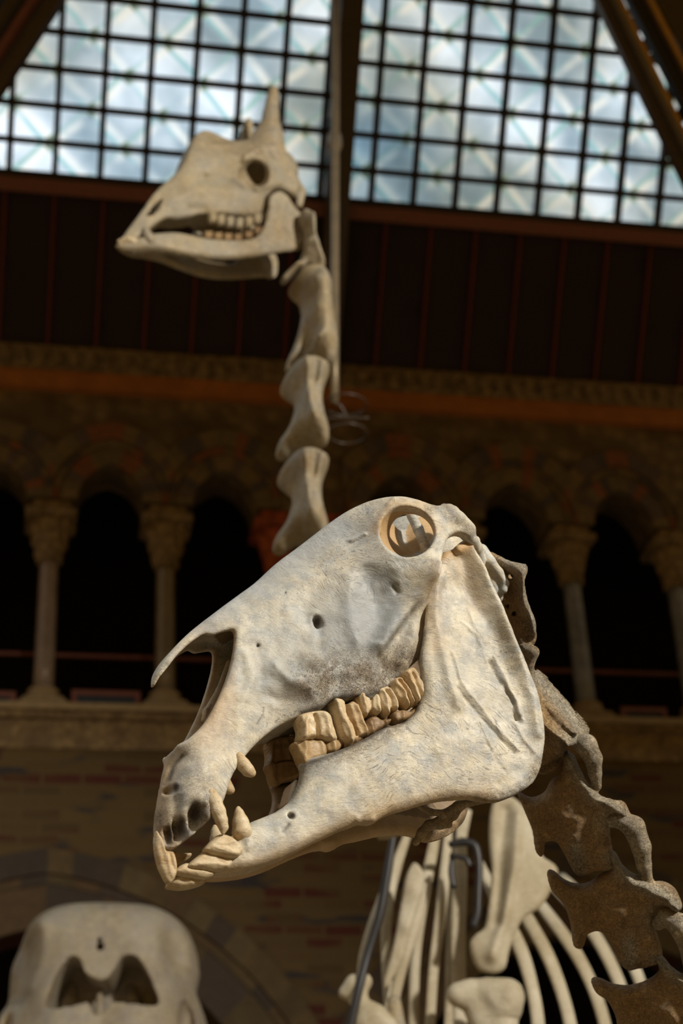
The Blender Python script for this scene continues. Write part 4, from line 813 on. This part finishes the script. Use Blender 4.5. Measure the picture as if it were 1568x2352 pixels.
v = Vol(EF, .4); v.caps([(228, 2262, 0, 1.0), (228, 2330, 3, 1.4)], k=1); v.build('nasal_septum', M_ELE, ec)
for x_ in (140, 330):
    v = Vol(EF, .6); v.caps([(x_, 2380, 16, 6.5), (x_ - (235 - x_) * .2, 2500, 24, 8)], k=2); v.build('tusk_socket', M_ELE, ec)
# ================================================================== HALL
PSI = math.radians(12.1)
TW = np.array([math.cos(PSI), math.sin(PSI), 0]); NW = np.array([math.sin(PSI), -math.cos(PSI), 0]); ZW = np.array([0, 0, 1.0])
W0 = np.array([0, 12.0, 0.0])
def wall_hit(x, y, off=0.0):
    r = ray(x, y); t = ((W0 + NW * off - CAM) @ NW) / (r @ NW); p = CAM + r * t - W0
    return p @ TW, p[2]
def wp(s, z, off=0.0): return W0 + TW * s + ZW * z + NW * off
WM = Matrix(((TW[0], -NW[0], 0, W0[0]), (TW[1], -NW[1], 0, W0[1]), (0, 0, 1, 0), (0, 0, 0, 1)))   # local (s, depth away, z)
TH = math.radians(53.0)
zc_top = wall_hit(0, 785, .1)[1]
R0 = wp(0, zc_top, 0.10); UR = NW * math.cos(TH) + ZW * math.sin(TH); NR = np.cross(UR, TW); NR = NR / np.linalg.norm(NR)
if NR @ (CAM - R0) < 0: NR = -NR
def roof_hit(x, y, off=0.0):
    r = ray(x, y); t = ((R0 + NR * off - CAM) @ NR) / (r @ NR); p = CAM + r * t - R0
    return p @ TW, p @ UR
RM = Matrix(((TW[0], UR[0], NR[0], R0[0]), (TW[1], UR[1], NR[1], R0[1]), (TW[2], UR[2], NR[2], R0[2]), (0, 0, 0, 1)))   # local (s, up slope, toward hall)
print('zc', zc_top, 'purlin', roof_hit(0, 437), roof_hit(0, 400), roof_hit(1568, 560), roof_hit(820, 475), 'ledge', wall_hit(0, 1625), wall_hit(1568, 1665), 'cap', wall_hit(110, 1165), wall_hit(1330, 1200))

def boxes(L, name, mat, M=None, parent=None, smooth=False, kind=None, bevel=0.0):
    bm = bmesh.new()
    for x0, x1, y0, y1, z0, z1 in L:
        vs = [bm.verts.new((x, y, z)) for x in (x0, x1) for y in (y0, y1) for z in (z0, z1)]
        for f in ((0, 1, 3, 2), (4, 6, 7, 5), (0, 4, 5, 1), (2, 3, 7, 6), (0, 2, 6, 4), (1, 5, 7, 3)): bm.faces.new([vs[i] for i in f])
    if bevel: bmesh.ops.bevel(bm, geom=bm.edges[:], offset=bevel, segments=2, affect='EDGES')
    bmesh.ops.recalc_face_normals(bm, faces=bm.faces[:])
    me = bpy.data.meshes.new(name); bm.to_mesh(me); bm.free(); me.materials.append(mat)
    o = bpy.data.objects.new(name, me); COL.objects.link(o)
    if parent: o.parent = parent
    elif M is not None: o.matrix_world = M
    if kind: o['kind'] = kind
    return o

# materials of the hall
def brick_mat():
    t = NT('polychrome_brick')
    v = t.mapping((1, 1, 1), (math.radians(90), 0, 0))
    b = t.n('ShaderNodeTexBrick', {'Vector': v, 'Scale': 1.0, 'Mortar Size': .012, 'Brick Width': .30, 'Row Height': .095, 'Color1': (.14, .09, .032, 1), 'Color2': (.10, .062, .022, 1), 'Mortar': (.13, .085, .035, 1)})
    rb = t.n('ShaderNodeTexBrick', {'Vector': v, 'Scale': 1.0, 'Mortar Size': .012, 'Brick Width': .30, 'Row Height': .095, 'Color1': G1, 'Color2': W1, 'Mortar': G1}).outputs[0]
    rn = t.n('ShaderNodeTexNoise', {'Scale': 1.0, 'Detail': 2.0, 'Vector': t.mapping((1.1, 1, 6.0))}).outputs['Fac']
    f = t.math('MULTIPLY', t.ramp(rb, [(.45, G1), (.6, W1)]), t.ramp(rn, [(.46, G1), (.56, W1)]))
    c = t.mix(f, b.outputs[0], (.09, .022, .012, 1))
    r2 = t.n('ShaderNodeTexNoise', {'Scale': 1.0, 'Detail': 2.0, 'Vector': t.mapping((1.7, 1, 7.0), (0, 0, 0))}).outputs['Fac']
    c = t.mix(t.math('MULTIPLY', t.ramp(rb, [(.3, W1), (.4, G1)]), t.ramp(r2, [(.57, G1), (.63, W1)])), c, (.045, .038, .04, 1))
    t.set(t.b.inputs['Base Color'], c); t.set(t.b.inputs['Roughness'], .9)
    t.set(t.b.inputs['Normal'], t.bump(b.outputs['Fac'], -.4, .01)); return t.m
def tone_mat(name, cols, rough=.85, scale=14):
    t = NT(name); a = t.attr('tone')
    n = len(cols); x = t.n('ShaderNodeValToRGB', {'Fac': a}); x.color_ramp.interpolation = 'CONSTANT'; e = x.color_ramp.elements
    while len(e) < n: e.new(.5)
    for i, cc in enumerate(cols): e[i].position = i / n; e[i].color = (*cc, 1)
    f = t.noise(scale, 4)
    t.set(t.b.inputs['Base Color'], t.mix(t.ramp(f, [(.3, G1), (.75, W1)]), x.outputs[0], t.mix(.5, x.outputs[0], (.05, .03, .015, 1))))
    t.set(t.b.inputs['Roughness'], rough); t.set(t.b.inputs['Normal'], t.bump(f, .3, .01)); return t.m
def carved_mat(name, c1, c2, scale=18):
    t = NT(name); v = t.n('ShaderNodeTexVoronoi', {'Scale': scale, 'Vector': t.tc.outputs['Object']}).outputs['Distance']
    f = t.noise(scale * .5, 4)
    c = t.mix(t.ramp(v, [(.15, G1), (.6, W1)]), c1, c2); c = t.mix(t.ramp(f, [(.4, G1), (.7, W1)]), c, tuple(x * .6 for x in c2[:3]) + (1,))
    t.set(t.b.inputs['Base Color'], c); t.set(t.b.inputs['Roughness'], .85); t.set(t.b.inputs['Normal'], t.bump(v, .8, .03)); return t.m
M_BRICK = brick_mat()
M_VOUS = tone_mat('banded_voussoirs', [(.24, .155, .065), (.15, .095, .075), (.29, .10, .035), (.20, .14, .065), (.11, .08, .065), (.22, .15, .065)])
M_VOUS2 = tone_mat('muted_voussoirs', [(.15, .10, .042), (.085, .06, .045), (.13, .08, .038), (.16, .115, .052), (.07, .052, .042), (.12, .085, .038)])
M_SAND = carved_mat('carved_sandstone', (.42, .29, .14, 1), (.26, .17, .08, 1))
M_SPAN = carved_mat('mottled_spandrel_stone', (.30, .20, .09, 1), (.17, .11, .05, 1), 7)
M_LEDGE = plain('ledge_stone', (.40, .28, .14, 1), .8)
M_ORANGE = plain('orange_band_stone', (.50, .17, .03, 1), .8, 0, .3, 5)
M_CAPR = carved_mat('red_painted_capital', (.62, .13, .03, 1), (.36, .08, .025, 1))
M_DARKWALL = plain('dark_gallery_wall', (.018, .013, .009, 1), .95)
M_WOOD = plain('dark_roof_boards', (.030, .013, .009, 1), .8, 0, .4, 3)
M_REDW = plain('red_painted_batten', (.16, .018, .012, 1), .7)
M_PURL = plain('red_brown_purlin', (.26, .085, .055, 1), .6)
M_BAR = plain('dark_glazing_bars', (.030, .022, .018, 1), .6)
M_IRONB = plain('brown_painted_iron', (.085, .055, .035, 1), .38, .2)
M_GILT = plain('gilded_stripe', (.55, .30, .10, 1), .35, .5)
M_SHAFT = [plain('pinkish_marble_shaft', (.36, .26, .19, 1), .3, 0, .4, 8), plain('brown_marble_shaft', (.30, .22, .12, 1), .3, 0, .4, 8), plain('grey_blue_marble_shaft', (.36, .36, .38, 1), .3, 0, .6, 6)]

# --- gallery arcade
COLX = [-160, 108, 384, 648, 800, 1078, 1337, 1580]
SC_ = [wall_hit(x, 1400)[0] for x in COLX]
sp = SC_[2] - SC_[1]
left_ext = [SC_[0] - (SC_[4] - SC_[3]), ]; 
while len(left_ext) < 4: left_ext.append(left_ext[-1] - sp)
cols_s = sorted(left_ext) + SC_
rr_ = [SC_[7] + (SC_[4] - SC_[3])]
while len(rr_) < 4: rr_.append(rr_[-1] + sp)
cols_s += rr_
z_led = wall_hit(200, 1632)[1]; z_cap = wall_hit(110, 1165)[1]; z_base = wall_hit(100, 1600)[1]
z_top = wall_hit(0, 840)[1]; z_spr = z_cap + .08
S0, S1 = cols_s[0] - 1.5, cols_s[-1] + 1.5
def arch_curve(c, hw, z0, rise, n=18, grow=0.0):
    """pointed arch points from left springing to the apex to the right springing"""
    # two-centred: radius R so that the apex is at rise
    R = (hw * hw + rise * rise) / (2 * hw)
    R2 = R + grow; a_max = math.acos(max(-1, min(1, (R - hw) / R2)))
    Lp = [(c + (R - hw) - R2 * math.cos(a_max * i / n), z0 + R2 * math.sin(a_max * i / n)) for i in range(n + 1)]
    Rp = [(2 * c - x, z) for x, z in Lp[::-1]][1:]
    return Lp + Rp
def arch_wall(name, archs, z0, z1, thick, mat, off=0.0, kind='structure'):
    """wall strip from z0 up to z1 with pointed openings; solid blocks between"""
    V = []; Fc = []
    def quad(a, b, c_, d):
        n = len(V); V.extend([a, b, c_, d]); Fc.append((n, n+1, n+2, n+3))
    for k, (sl, sr, arc) in enumerate(archs):
        if arc is None:
            for dd in (-off, -off + thick): quad((sl, dd, z0), (sr, dd, z0), (sr, dd, z1), (sl, dd, z1))
            quad((sl, -off, z0), (sl, -off + thick, z0), (sr, -off + thick, z0), (sr, -off, z0))
            continue
        pts = [(sl, arc[0][1])] + arc + [(sr, arc[-1][1])]
        for (x0, y0), (x1, y1) in zip(pts[:-1], pts[1:]):
            for dd in (-off, -off + thick): quad((x0, dd, y0), (x1, dd, y1), (x1, dd, z1), (x0, dd, z1))
            quad((x0, -off, y0), (x0, -off + thick, y0), (x1, -off + thick, y1), (x1, -off, y1))
        if arc[0][1] > z0 + 1e-6:
            for (a0, a1) in ((sl, arc[0][0]), (arc[-1][0], sr)):
                for dd in (-off, -off + thick): quad((a0, dd, z0), (a1, dd, z0), (a1, dd, arc[0][1]), (a0, dd, arc[0][1]))
            for a0 in (arc[0][0], arc[-1][0]): quad((a0, -off, z0), (a0, -off + thick, z0), (a0, -off + thick, arc[0][1]), (a0, -off, arc[0][1]))
    o = link_mesh(name, V, Fc, mat, None, False); o.matrix_world = WM; o['kind'] = kind; return o
segs = []; ARCH = []
for a, b in zip(cols_s[:-1], cols_s[1:]):
    if b - a < .8 * sp: segs.append((a, b, None)); continue
    c_ = (a + b) / 2; hw = (b - a) / 2 - .19
    segs.append((a, b, arch_curve(c_, hw, z_spr, hw * 1.28))); ARCH.append((a, b, c_, hw))
segs = [(S0, cols_s[0], None)] + segs + [(cols_s[-1], S1, None)]
o = arch_wall('wall_gallery', segs, z_spr, z_top + .05, .45, M_SPAN); 
# banded rings around every gallery arch
def ring(arcp, c_, hw, z0, rise, g0, g1, off, lo, hi, seed, nb=9, parent=None):
    V = []; Fc = []; tone = []; r_ = random.Random(seed)
    R = (hw * hw + rise * rise) / (2 * hw)
    for side in (-1, 1):
        for i in range(nb):
            tn = r_.choice([0, 1, 2, 3, 4, 5]) if i % 2 else (i // 2 + seed) % 6
            def P(g, t):
                R2 = R + g; am = math.acos(max(-1, min(1, (R - hw) / R2))); a_ = am * t
                x = (R - hw) - R2 * math.cos(a_); x = c_ + (x if side < 0 else -x)
                return (min(max(x, lo), hi), z0 + R2 * math.sin(a_))
            K = 3
            for k in range(K):
                t0 = (i + k / K) / nb; t1 = (i + (k + 1) / K) / nb
                q = [P(g0, t0), P(g0, t1), P(g1, t1), P(g1, t0)]
                n = len(V); V += [(x, -off, z) for x, z in q] + [(x, .02, z) for x, z in q]; tone += [(tn + .5) / 6] * 8
                Fc += [(n, n+1, n+2, n+3), (n, n+4, n+5, n+1), (n+2, n+6, n+7, n+3)]
                if k == 0: Fc.append((n, n+3, n+7, n+4))
                if k == K - 1: Fc.append((n+1, n+5, n+6, n+2))
    return V, Fc, tone
for i_, (a, b, c_, hw) in enumerate(ARCH):
    for j_, (g0, g1, off) in enumerate([(-.015, .14, .03), (.145, .20, .05), (.205, .36, .075)]):
        V, Fc, tn = ring(None, c_, hw, z_spr, hw * 1.28, g0, g1, off + .0005 * (i_ % 2), a, b, i_ * 3 + j_ * 2, 7 + j_)
        o = link_mesh('trim_%d' % (10 + i_ * 3 + j_), V, Fc, M_VOUS, None, False, {'tone': tn}); o.matrix_world = WM; o['kind'] = 'structure'
# columns
def lathe(prof, n=20):
    V = []; Fc = []
    for r, z in prof:
        for k in range(n): a = 2 * math.pi * k / n; V.append((r * math.cos(a), r * math.sin(a), z))
    for i in range(len(prof) - 1):
        for k in range(n): Fc.append((i*n+k, i*n+(k+1) % n, (i+1)*n+(k+1) % n, (i+1)*n+k))
    Fc.append(tuple(range(n))[::-1]); Fc.append(tuple((len(prof)-1)*n+k for k in range(n)))
    return V, Fc
HC = z_cap - z_led
hcap = wall_hit(110, 1165)[1] - wall_hit(110, 1272)[1]
def capital_mesh(seed, red):
    r_ = random.Random(seed); V = []; Fc = []; n = 40; m = 12
    for i in range(m + 1):
        t = i / m; base = .098 + .085 * t ** 1.6
        for k in range(n):
            a = 2 * math.pi * k / n
            leaf = .022 * max(0, math.sin(4 * a + (i // 4) * math.pi / 4 * 1.0)) * (math.sin(math.pi * (t * 3 % 1.0)) ) + .012 * math.sin(9 * a + 7 * t + seed)
            V.append(((base + leaf) * math.cos(a), (base + leaf) * math.sin(a), t * (hcap - .07)))
    for i in range(m):
        for k in range(n): Fc.append((i*n+k, i*n+(k+1) % n, (i+1)*n+(k+1) % n, (i+1)*n+k))
    Fc.append(tuple(range(n))[::-1]); Fc.append(tuple(m*n+k for k in range(n)))
    return V, Fc
labels = {1: 'second gallery column from the left edge, pale slender shaft under a carved square capital', }
names = ['gallery column beyond the left edge of the view', 'left gallery column, brown-pink shaft on a stepped base', 'gallery column just left of the horse nose tip, brown shaft', 'gallery column left of the giraffe neck, red-orange capital',
         'gallery column right of the giraffe neck, mostly hidden by the horse skull', 'gallery column behind the horse skull orbit, only its capital showing', 'gallery column right of the horse skull, mottled grey-blue shaft', 'gallery column at the right edge of the view']
XC = [s for s in cols_s if s not in SC_]
for i_, s_ in enumerate(SC_ + XC):
    ex = i_ >= len(SC_); lab = names[i_] if not ex else names[0] if s_ < SC_[0] else 'gallery column beyond the right edge of the view'; i_ = min(i_, 6)  if ex else i_
    root = empty('gallery_column', WM @ Matrix.Translation((s_, .18, z_led)))
    tag(root, lab, 'column', 'gallery arcade columns')
    boxes([(-.20, .20, -.20, .20, 0, .075), (-.165, .165, -.165, .165, .075, .12)], 'base', M_LEDGE, parent=root, bevel=.012)
    zs = .12
    V, Fc = lathe([(.15, zs), (.155, zs+.02), (.14, zs+.045), (.115, zs+.055), (.115, zs+.075), (.128, zs+.09), (.11, zs+.11)]); o = link_mesh('base_moulding', V, Fc, M_LEDGE, root)
    zt = HC - hcap
    V, Fc = lathe([(.083, zs + .10), (.080, zs + .3), (.076, zt - .05), (.076, zt), ]); link_mesh('shaft', V, Fc, M_SHAFT[[1, 0, 1, 1, 1, 1, 2, 2][i_]], root)
    V, Fc = capital_mesh(i_, i_ in (3,)); 
    o = link_mesh('capital', [(x, y, z + zt) for x, y, z in V], Fc, M_CAPR if i_ in (3, 4) else M_SAND, root)
    boxes([(-.21, .21, -.21, .21, HC - .075, HC), (-.16, .16, -.17, .17, HC, HC + .081)], 'abacus', M_CAPR if i_ in (3, 4) else M_SAND, parent=root, bevel=.012)
# framed panels standing between the columns
for k_, (xa, xb, lb) in enumerate([(166, 326, 'framed dark panel between the two left gallery columns'), (-110, 36, 'framed dark panel at the left edge of the gallery'), (1440, 1545, 'framed dark panel behind the right-hand gallery columns')]):
    sa, sb = wall_hit(xa, 1590)[0], wall_hit(xb, 1590)[0]; zt = wall_hit((xa+xb)/2, 1566 if k_ < 2 else 1606)[1] - z_led
    root = empty('framed_panel', WM @ Matrix.Translation(((sa + sb) / 2, .2, z_led))); tag(root, lb, 'panel', 'framed panels between the gallery columns')
    w_ = (sb - sa) / 2; f_ = .04
    boxes([(-w_, w_, -.02, .02, 0, f_), (-w_, w_, -.02, .02, zt - f_, zt), (-w_, -w_ + f_, -.0195, .0195, f_, zt - f_), (w_ - f_, w_, -.0195, .0195, f_, zt - f_)], 'frame', M_PURL, parent=root)
    boxes([(-w_ + f_, w_ - f_, -.008, .01, f_, zt - f_)], 'board', plain('blue_black_board', (.035, .042, .055, 1), .5), parent=root)
# gallery handrail behind the columns
boxes([(S0, S1, .62, .66, wall_hit(200, 1508, -.64)[1] - .015, wall_hit(200, 1508, -.64)[1] + .015)], 'gallery_handrail', M_PURL, WM)
tag(bpy.context.scene.objects['gallery_handrail'], 'thin brown handrail running behind the gallery columns', 'handrail')
# ledge and frieze
boxes([(S0, S1, -.16, .45, z_led - .06, z_led), (S0, S1, -.11, .45, z_led - .10, z_led - .06), (S0, S1, -.03, .45, z_led - .32, z_led - .10)], 'trim_1', M_SAND, WM, kind='structure')
boxes([(S0, S1, -.165, -.15, z_led - .05, z_led - .005)], 'trim_2', M_LEDGE, WM, kind='structure')
# cornice
zc1 = wall_hit(0, 785, .12)[1]; zc2 = wall_hit(0, 838, .12)[1]; zc3 = wall_hit(0, 876, .12)[1]
boxes([(S0, S1, -.12, .4, zc2, zc1)], 'trim_3', M_SAND, WM, kind='structure')
boxes([(S0, S1, -.09, .4, zc3, zc2)], 'trim_4', M_ORANGE, WM, kind='structure')
dent = []; s_ = S0
while s_ < S1: dent.append((s_, s_ + .07, -.145, -.12, zc2 + .03, zc1 - .05)); s_ += .14
boxes(dent, 'trim_5', M_SAND, WM, kind='structure')
# brick wall under the gallery with the big ground-floor arches
ca = [wall_hit(105, 2100)[0], wall_hit(1345, 2100)[0]]
zap = wall_hit(150, 2125)[1]; hw_b = wall_hit(610, 2352)[0] - ca[0]
bay = ca[1] - ca[0]; cs_ = [ca[0] - bay, ca[0], ca[1], ca[1] + bay]
hwb = hw_b * 1.12; rise_b = hwb * 1.15; zsb = zap - rise_b
segs = []; prev = min(S0, cs_[0] - bay / 2)
for c_ in cs_:
    segs.append((c_ - bay / 2, c_ + bay / 2, arch_curve(c_, hwb, zsb, rise_b, 26)))
arch_wall('wall_back', segs, 0.0, z_led - .1, .5, M_BRICK)
for i_, c_ in enumerate(cs_[1:3]):
    for j_, (g0, g1, off, nb) in enumerate([(-.02, .28, .05, 8), (.29, .36, .03, 18), (.37, .55, .04, 20)]):
        V, Fc, tn = ring(None, c_, hwb, zsb, rise_b, g0, g1, off, c_ - bay / 2, c_ + bay / 2, 5 + j_ + i_, nb)
        o = link_mesh('trim_%d' % (60 + i_ * 3 + j_), V, Fc, M_VOUS2, None, False, {'tone': tn}); o.matrix_world = WM; o['kind'] = 'structure'
# dark gallery behind: rear wall, floor, soffit
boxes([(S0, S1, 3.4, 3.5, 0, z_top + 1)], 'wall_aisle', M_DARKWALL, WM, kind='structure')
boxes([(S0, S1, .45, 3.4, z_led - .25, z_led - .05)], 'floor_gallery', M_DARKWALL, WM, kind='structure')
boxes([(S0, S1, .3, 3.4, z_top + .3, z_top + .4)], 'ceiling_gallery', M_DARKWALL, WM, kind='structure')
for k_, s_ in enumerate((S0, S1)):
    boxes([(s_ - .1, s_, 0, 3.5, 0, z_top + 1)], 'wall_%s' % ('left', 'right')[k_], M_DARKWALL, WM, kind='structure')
boxes([(-14, 14, -16, 3.5, -.1, 0)], 'floor', plain('stone_floor', (.30, .22, .13, 1), .6), WM, kind='structure')

# --- roof slope: boards below, glazing above
q0 = roof_hit(0, 437)[1]; q1 = roof_hit(0, 402)[1]
QT = 8.2
boxes([(S0, S1, -.1, q0, -.08, -.02)], 'ceiling_boards', M_WOOD, RM, kind='structure')
bt = []; ds = (roof_hit(930, 600)[0] - roof_hit(825, 600)[0]); s_ = roof_hit(118, 600)[0] - 60 * ds
while s_ < S1:
    if s_ > S0: bt.append((s_ - .012, s_ + .012, 0, q0, -.02, .01))
    s_ += ds
boxes(bt, 'trim_6', M_REDW, RM, kind='structure')
boxes([(S0, S1, q0, q0 + .12, -.05, .10), (S0, S1, q0 + .12, q1 - .02, -.05, .05)], 'trim_7', M_PURL, RM, kind='structure')
boxes([(S0, S1, q1 - .02, q1 + .06, -.05, .045)], 'trim_8', M_BAR, RM, kind='structure')
# principal rafter in the middle
sr0 = roof_hit(794, 0)[0]; sr1 = roof_hit(776, 450)[0]; srm = (sr0 + sr1) / 2
print('rafter', sr0, sr1)
boxes([(srm - .10, srm + .10, -.1, QT, -.03, .22)], 'principal_rafter', M_IRONB, RM)
tag(bpy.context.scene.objects['principal_rafter'], 'broad dark roof rafter between the two glazed roof windows', 'rafter')
db = (roof_hit(655, 200)[0] - roof_hit(140, 200)[0]) / 5.0; dq = (roof_hit(240, 65)[1] - roof_hit(233, 403)[1]) / 4.0
print('grid', db, dq)
GT = None
def glass_mat():
    t = NT('patterned_roof_glass')
    sp_ = t.n('ShaderNodeSeparateXYZ', {0: t.tc.outputs['Object']}); X, Y = sp_.outputs[0], sp_.outputs[1]
    Px = db * 1.62; Py = dq * 2.0
    u = t.math('MULTIPLY', X, 1 / Px); v = t.math('MULTIPLY', Y, 1 / Py)
    nd = t.noise(1.6, 2); u = t.math('ADD', u, t.math('MULTIPLY', nd, .25))
    def band(a, w, soft):
        f = t.math('FRACT', a); d = t.math('ABSOLUTE', t.math('SUBTRACT', f, .5))    # .5 on the line
        return t.ramp(d, [(.5 - w - soft, G1), (.5 - w, W1)])
    p = t.math('ADD', u, v); m = t.math('SUBTRACT', u, v)
    b1 = band(p, .03, .09); b2 = band(m, .03, .09)
    e1 = band(t.math('ADD', p, .11), .035, .03); e2 = band(t.math('ADD', m, .11), .035, .03)
    n1 = t.ramp(t.noise(2.1, 2), [(.40, G1), (.55, W1)]); n2 = t.ramp(t.noise(1.3, 2, .5, t.mapping((1.3, 1.3, 1))), [(.35, G1), (.6, W1)])
    c = t.mix(t.ramp(t.noise(1.0, 3), [(.38, G1), (.60, W1)]), (.55, .62, .66, 1), (.96, .98, 1, 1))
    c = t.mix(t.math('MULTIPLY', t.math('MULTIPLY', e1, n1), .8), c, (.55, .75, .76, 1)); c = t.mix(t.math('MULTIPLY', t.math('MULTIPLY', e2, n2), .8), c, (.55, .72, .68, 1))
    c = t.mix(t.math('MULTIPLY', t.math('MULTIPLY', b1, n2), .8), c, (1, .98, .94, 1)); c = t.mix(t.math('MULTIPLY', t.math('MULTIPLY', b2, n1), .8), c, (1, .97, .92, 1))
    kn = t.math('MULTIPLY', t.math('MAXIMUM', b1, e1), t.math('MAXIMUM', b2, e2))
    c = t.mix(t.math('MULTIPLY', kn, .65), c, (.25, .32, .20, 1))
    tr = t.n('ShaderNodeBsdfTransparent', {'Color': c}); tl = t.n('ShaderNodeBsdfTranslucent', {'Color': c}); gl = t.n('ShaderNodeBsdfGlossy', {'Roughness': .1, 'Color': (.8, .8, .8, 1)})
    m1 = t.n('ShaderNodeMixShader', {0: .04, 1: tr.outputs[0], 2: gl.outputs[0]})
    t.t.links.new(m1.outputs[0], t.t.nodes['Material Output'].inputs[0]); return t.m
M_GLASS = glass_mat()
def window(name, sa, sb, sbar0):
    root = empty(name, RM @ Matrix.Translation((sbar0, q1, 0))); root['kind'] = 'structure'
    a, b = sa - sbar0, sb - sbar0
    boxes([(a, b, .0, QT - q1, -.012, -.004)], 'glass', M_GLASS, parent=root)
    L = []; k0 = math.ceil(a / db); k = k0
    while k * db < b: L.append((k * db - .026, k * db + .026, 0, QT - q1, -.02, .05)); k += 1
    j = 1
    while j * dq < QT - q1: L.append((a, b, j * dq - .027, j * dq + .027, -.018, .035)); j += 1
    boxes(L, 'glazing_bars', M_BAR, parent=root)
    return root
window('window_1', S0, srm - .10, roof_hit(235, 300)[0])
window('window_2', srm + .10, S1, roof_hit(960, 300)[0])
# rest of the roof overhead (near slope, out of view) keeps the hall shaded
rg = QT
boxes([(S0, S1, 0, 11.0, -.1, 0)], 'unseen_ceiling', M_WOOD, None, kind='structure')
oc = bpy.context.scene.objects['unseen_ceiling']; rp = R0 + UR * QT; dn = NW * math.cos(math.radians(48)) - ZW * math.sin(math.radians(48)); nn = np.cross(dn, TW)
oc.matrix_world = Matrix(((TW[0], dn[0], nn[0], rp[0]), (TW[1], dn[1], nn[1], rp[1]), (TW[2], dn[2], nn[2], rp[2]), (0, 0, 0, 1)))

# --- iron trusses in front of the glazing
def bar3(p, q, w, d, up=(0, 0, 1)):
    p = np.array(p, float); q = np.array(q, float); t = q - p; L = np.linalg.norm(t); t /= L; s_ = np.cross(t, up); s_ /= np.linalg.norm(s_); u = np.cross(s_, t)
    V = [a + s_ * w * i + u * d * j for a in (p, q) for i, j in ((-.5, -.5), (.5, -.5), (.5, .5), (-.5, .5))]
    return V, [(0, 1, 2, 3), (7, 6, 5, 4), (0, 4, 5, 1), (1, 5, 6, 2), (2, 6, 7, 3), (3, 7, 4, 0)]
def truss(label, lines, webs, z, org):
    O = pt(*org, z); root = empty('iron_truss', Matrix.Translation(Vector(O))); tag(root, label, 'roof truss')
    for (x0, y0, x1, y1, w, dz, mt, nm) in lines:
        p, q = pt(x0, y0, z + dz) - O, pt(x1, y1, z + dz) - O
        V, Fc = bar3(p, q, w * z / F_PX, .09, _F); link_mesh(nm, V, Fc, mt, root, False)
    for (x0, y0, x1, y1) in webs:
        V, Fc = bar3(pt(x0, y0, z + .1) - O, pt(x1, y1, z + .1) - O, .07, .06, _F); link_mesh('lattice_bar', V, Fc, M_IRONB, root, False)
truss('diagonal iron roof truss crossing the upper right corner', [(1337, -120, 1625, 480, 52, 0, M_IRONB, 'chord'), (1352, -140, 1655, 490, 9, -.09, M_GILT, 'gilded_rib'), (1395, -120, 1690, 460, 30, -.02, M_IRON, 'chord'), (1425, -120, 1705, 420, 12, -.08, M_GILT, 'gilded_rib'), (1460, -120, 1740, 400, 50, 0, M_IRONB, 'chord'), (1352, -120, 1640, 480, 6, -.08, M_BRASS, 'edge_bead')],
      [(1440, -60, 1600, 90), (1480, 110, 1610, -40), (1500, 120, 1680, 260), (1560, 270, 1680, 110), (1450, 10, 1570, 110)], 8.3, (1480, 150))
truss('diagonal iron roof truss crossing the upper left corner', [(178, -90, -60, 272, 46, 0, M_IRONB, 'chord'), (142, -100, -90, 258, 14, -.07, M_PURL, 'painted_rib'), (122, -100, -110, 255, 12, -.09, M_IRON, 'chord'), (105, -110, -125, 245, 26, -.02, M_IRONB, 'chord'), (60, -120, -150, 220, 40, -.02, M_IRON, 'chord')],
      [(60, -60, -60, 60), (30, 60, -90, 20)], 8.3, (60, 60))

# --- pendant rod with ring lamp
O = pt(767, 500, 6.2); root = empty('pendant_lamp', Matrix.Translation(Vector(O))); tag(root, 'tall thin pale rod with a ring lamp hanging behind the giraffe neck', 'lamp')
p, q = pt(771, -60, 6.6) - O, pt(768, 925, 5.75) - O
q = np.array([p[0], p[1], q[2]]) if False else q
V, Fc = tube_mesh([p, (p + q) / 2, q], [.016, .016, .016], 10, 1, (1, 0, 0)); link_mesh('rod', V, Fc, M_BRASS, root)
c0 = pt(768, 326, 6.32) - O; V, Fc = lathe([(.016, -.05), (.028, -.03), (.03, 0), (.028, .03), (.016, .05)], 14); o = link_mesh('collar', V, Fc, M_BRASS, root); o.location = c0
ctr = pt(796, 960, 5.75) - O; Rr = .082
for j_, (dz, r_) in enumerate([(0.055, .075), (-.065, .07)]):
    P = [ctr + _R * math.cos(a) * r_ + _U * dz * .0 + np.array([0, 0, dz]) + np.cross(_R, ZW) * math.sin(a) * r_ for a in np.linspace(0, 2 * math.pi, 13)]
    V, Fc = tube_mesh(P, [.0035] * 13, 6, 1, (0, 0, 1)); link_mesh('lamp_ring', V, Fc, M_IRONB, root)
V, Fc = tube_mesh([ctr - _R * .08, ctr + _R * .01, ctr + _R * .08], [.004] * 3, 6, 1); link_mesh('lamp_arm', V, Fc, M_IRONB, root)
V, Fc = tube_mesh([q, (q + ctr) / 2 + ZW * .02, ctr], [.006] * 3, 6, 1, (1, 0, 0)); link_mesh('lamp_arm', V, Fc, M_IRONB, root)
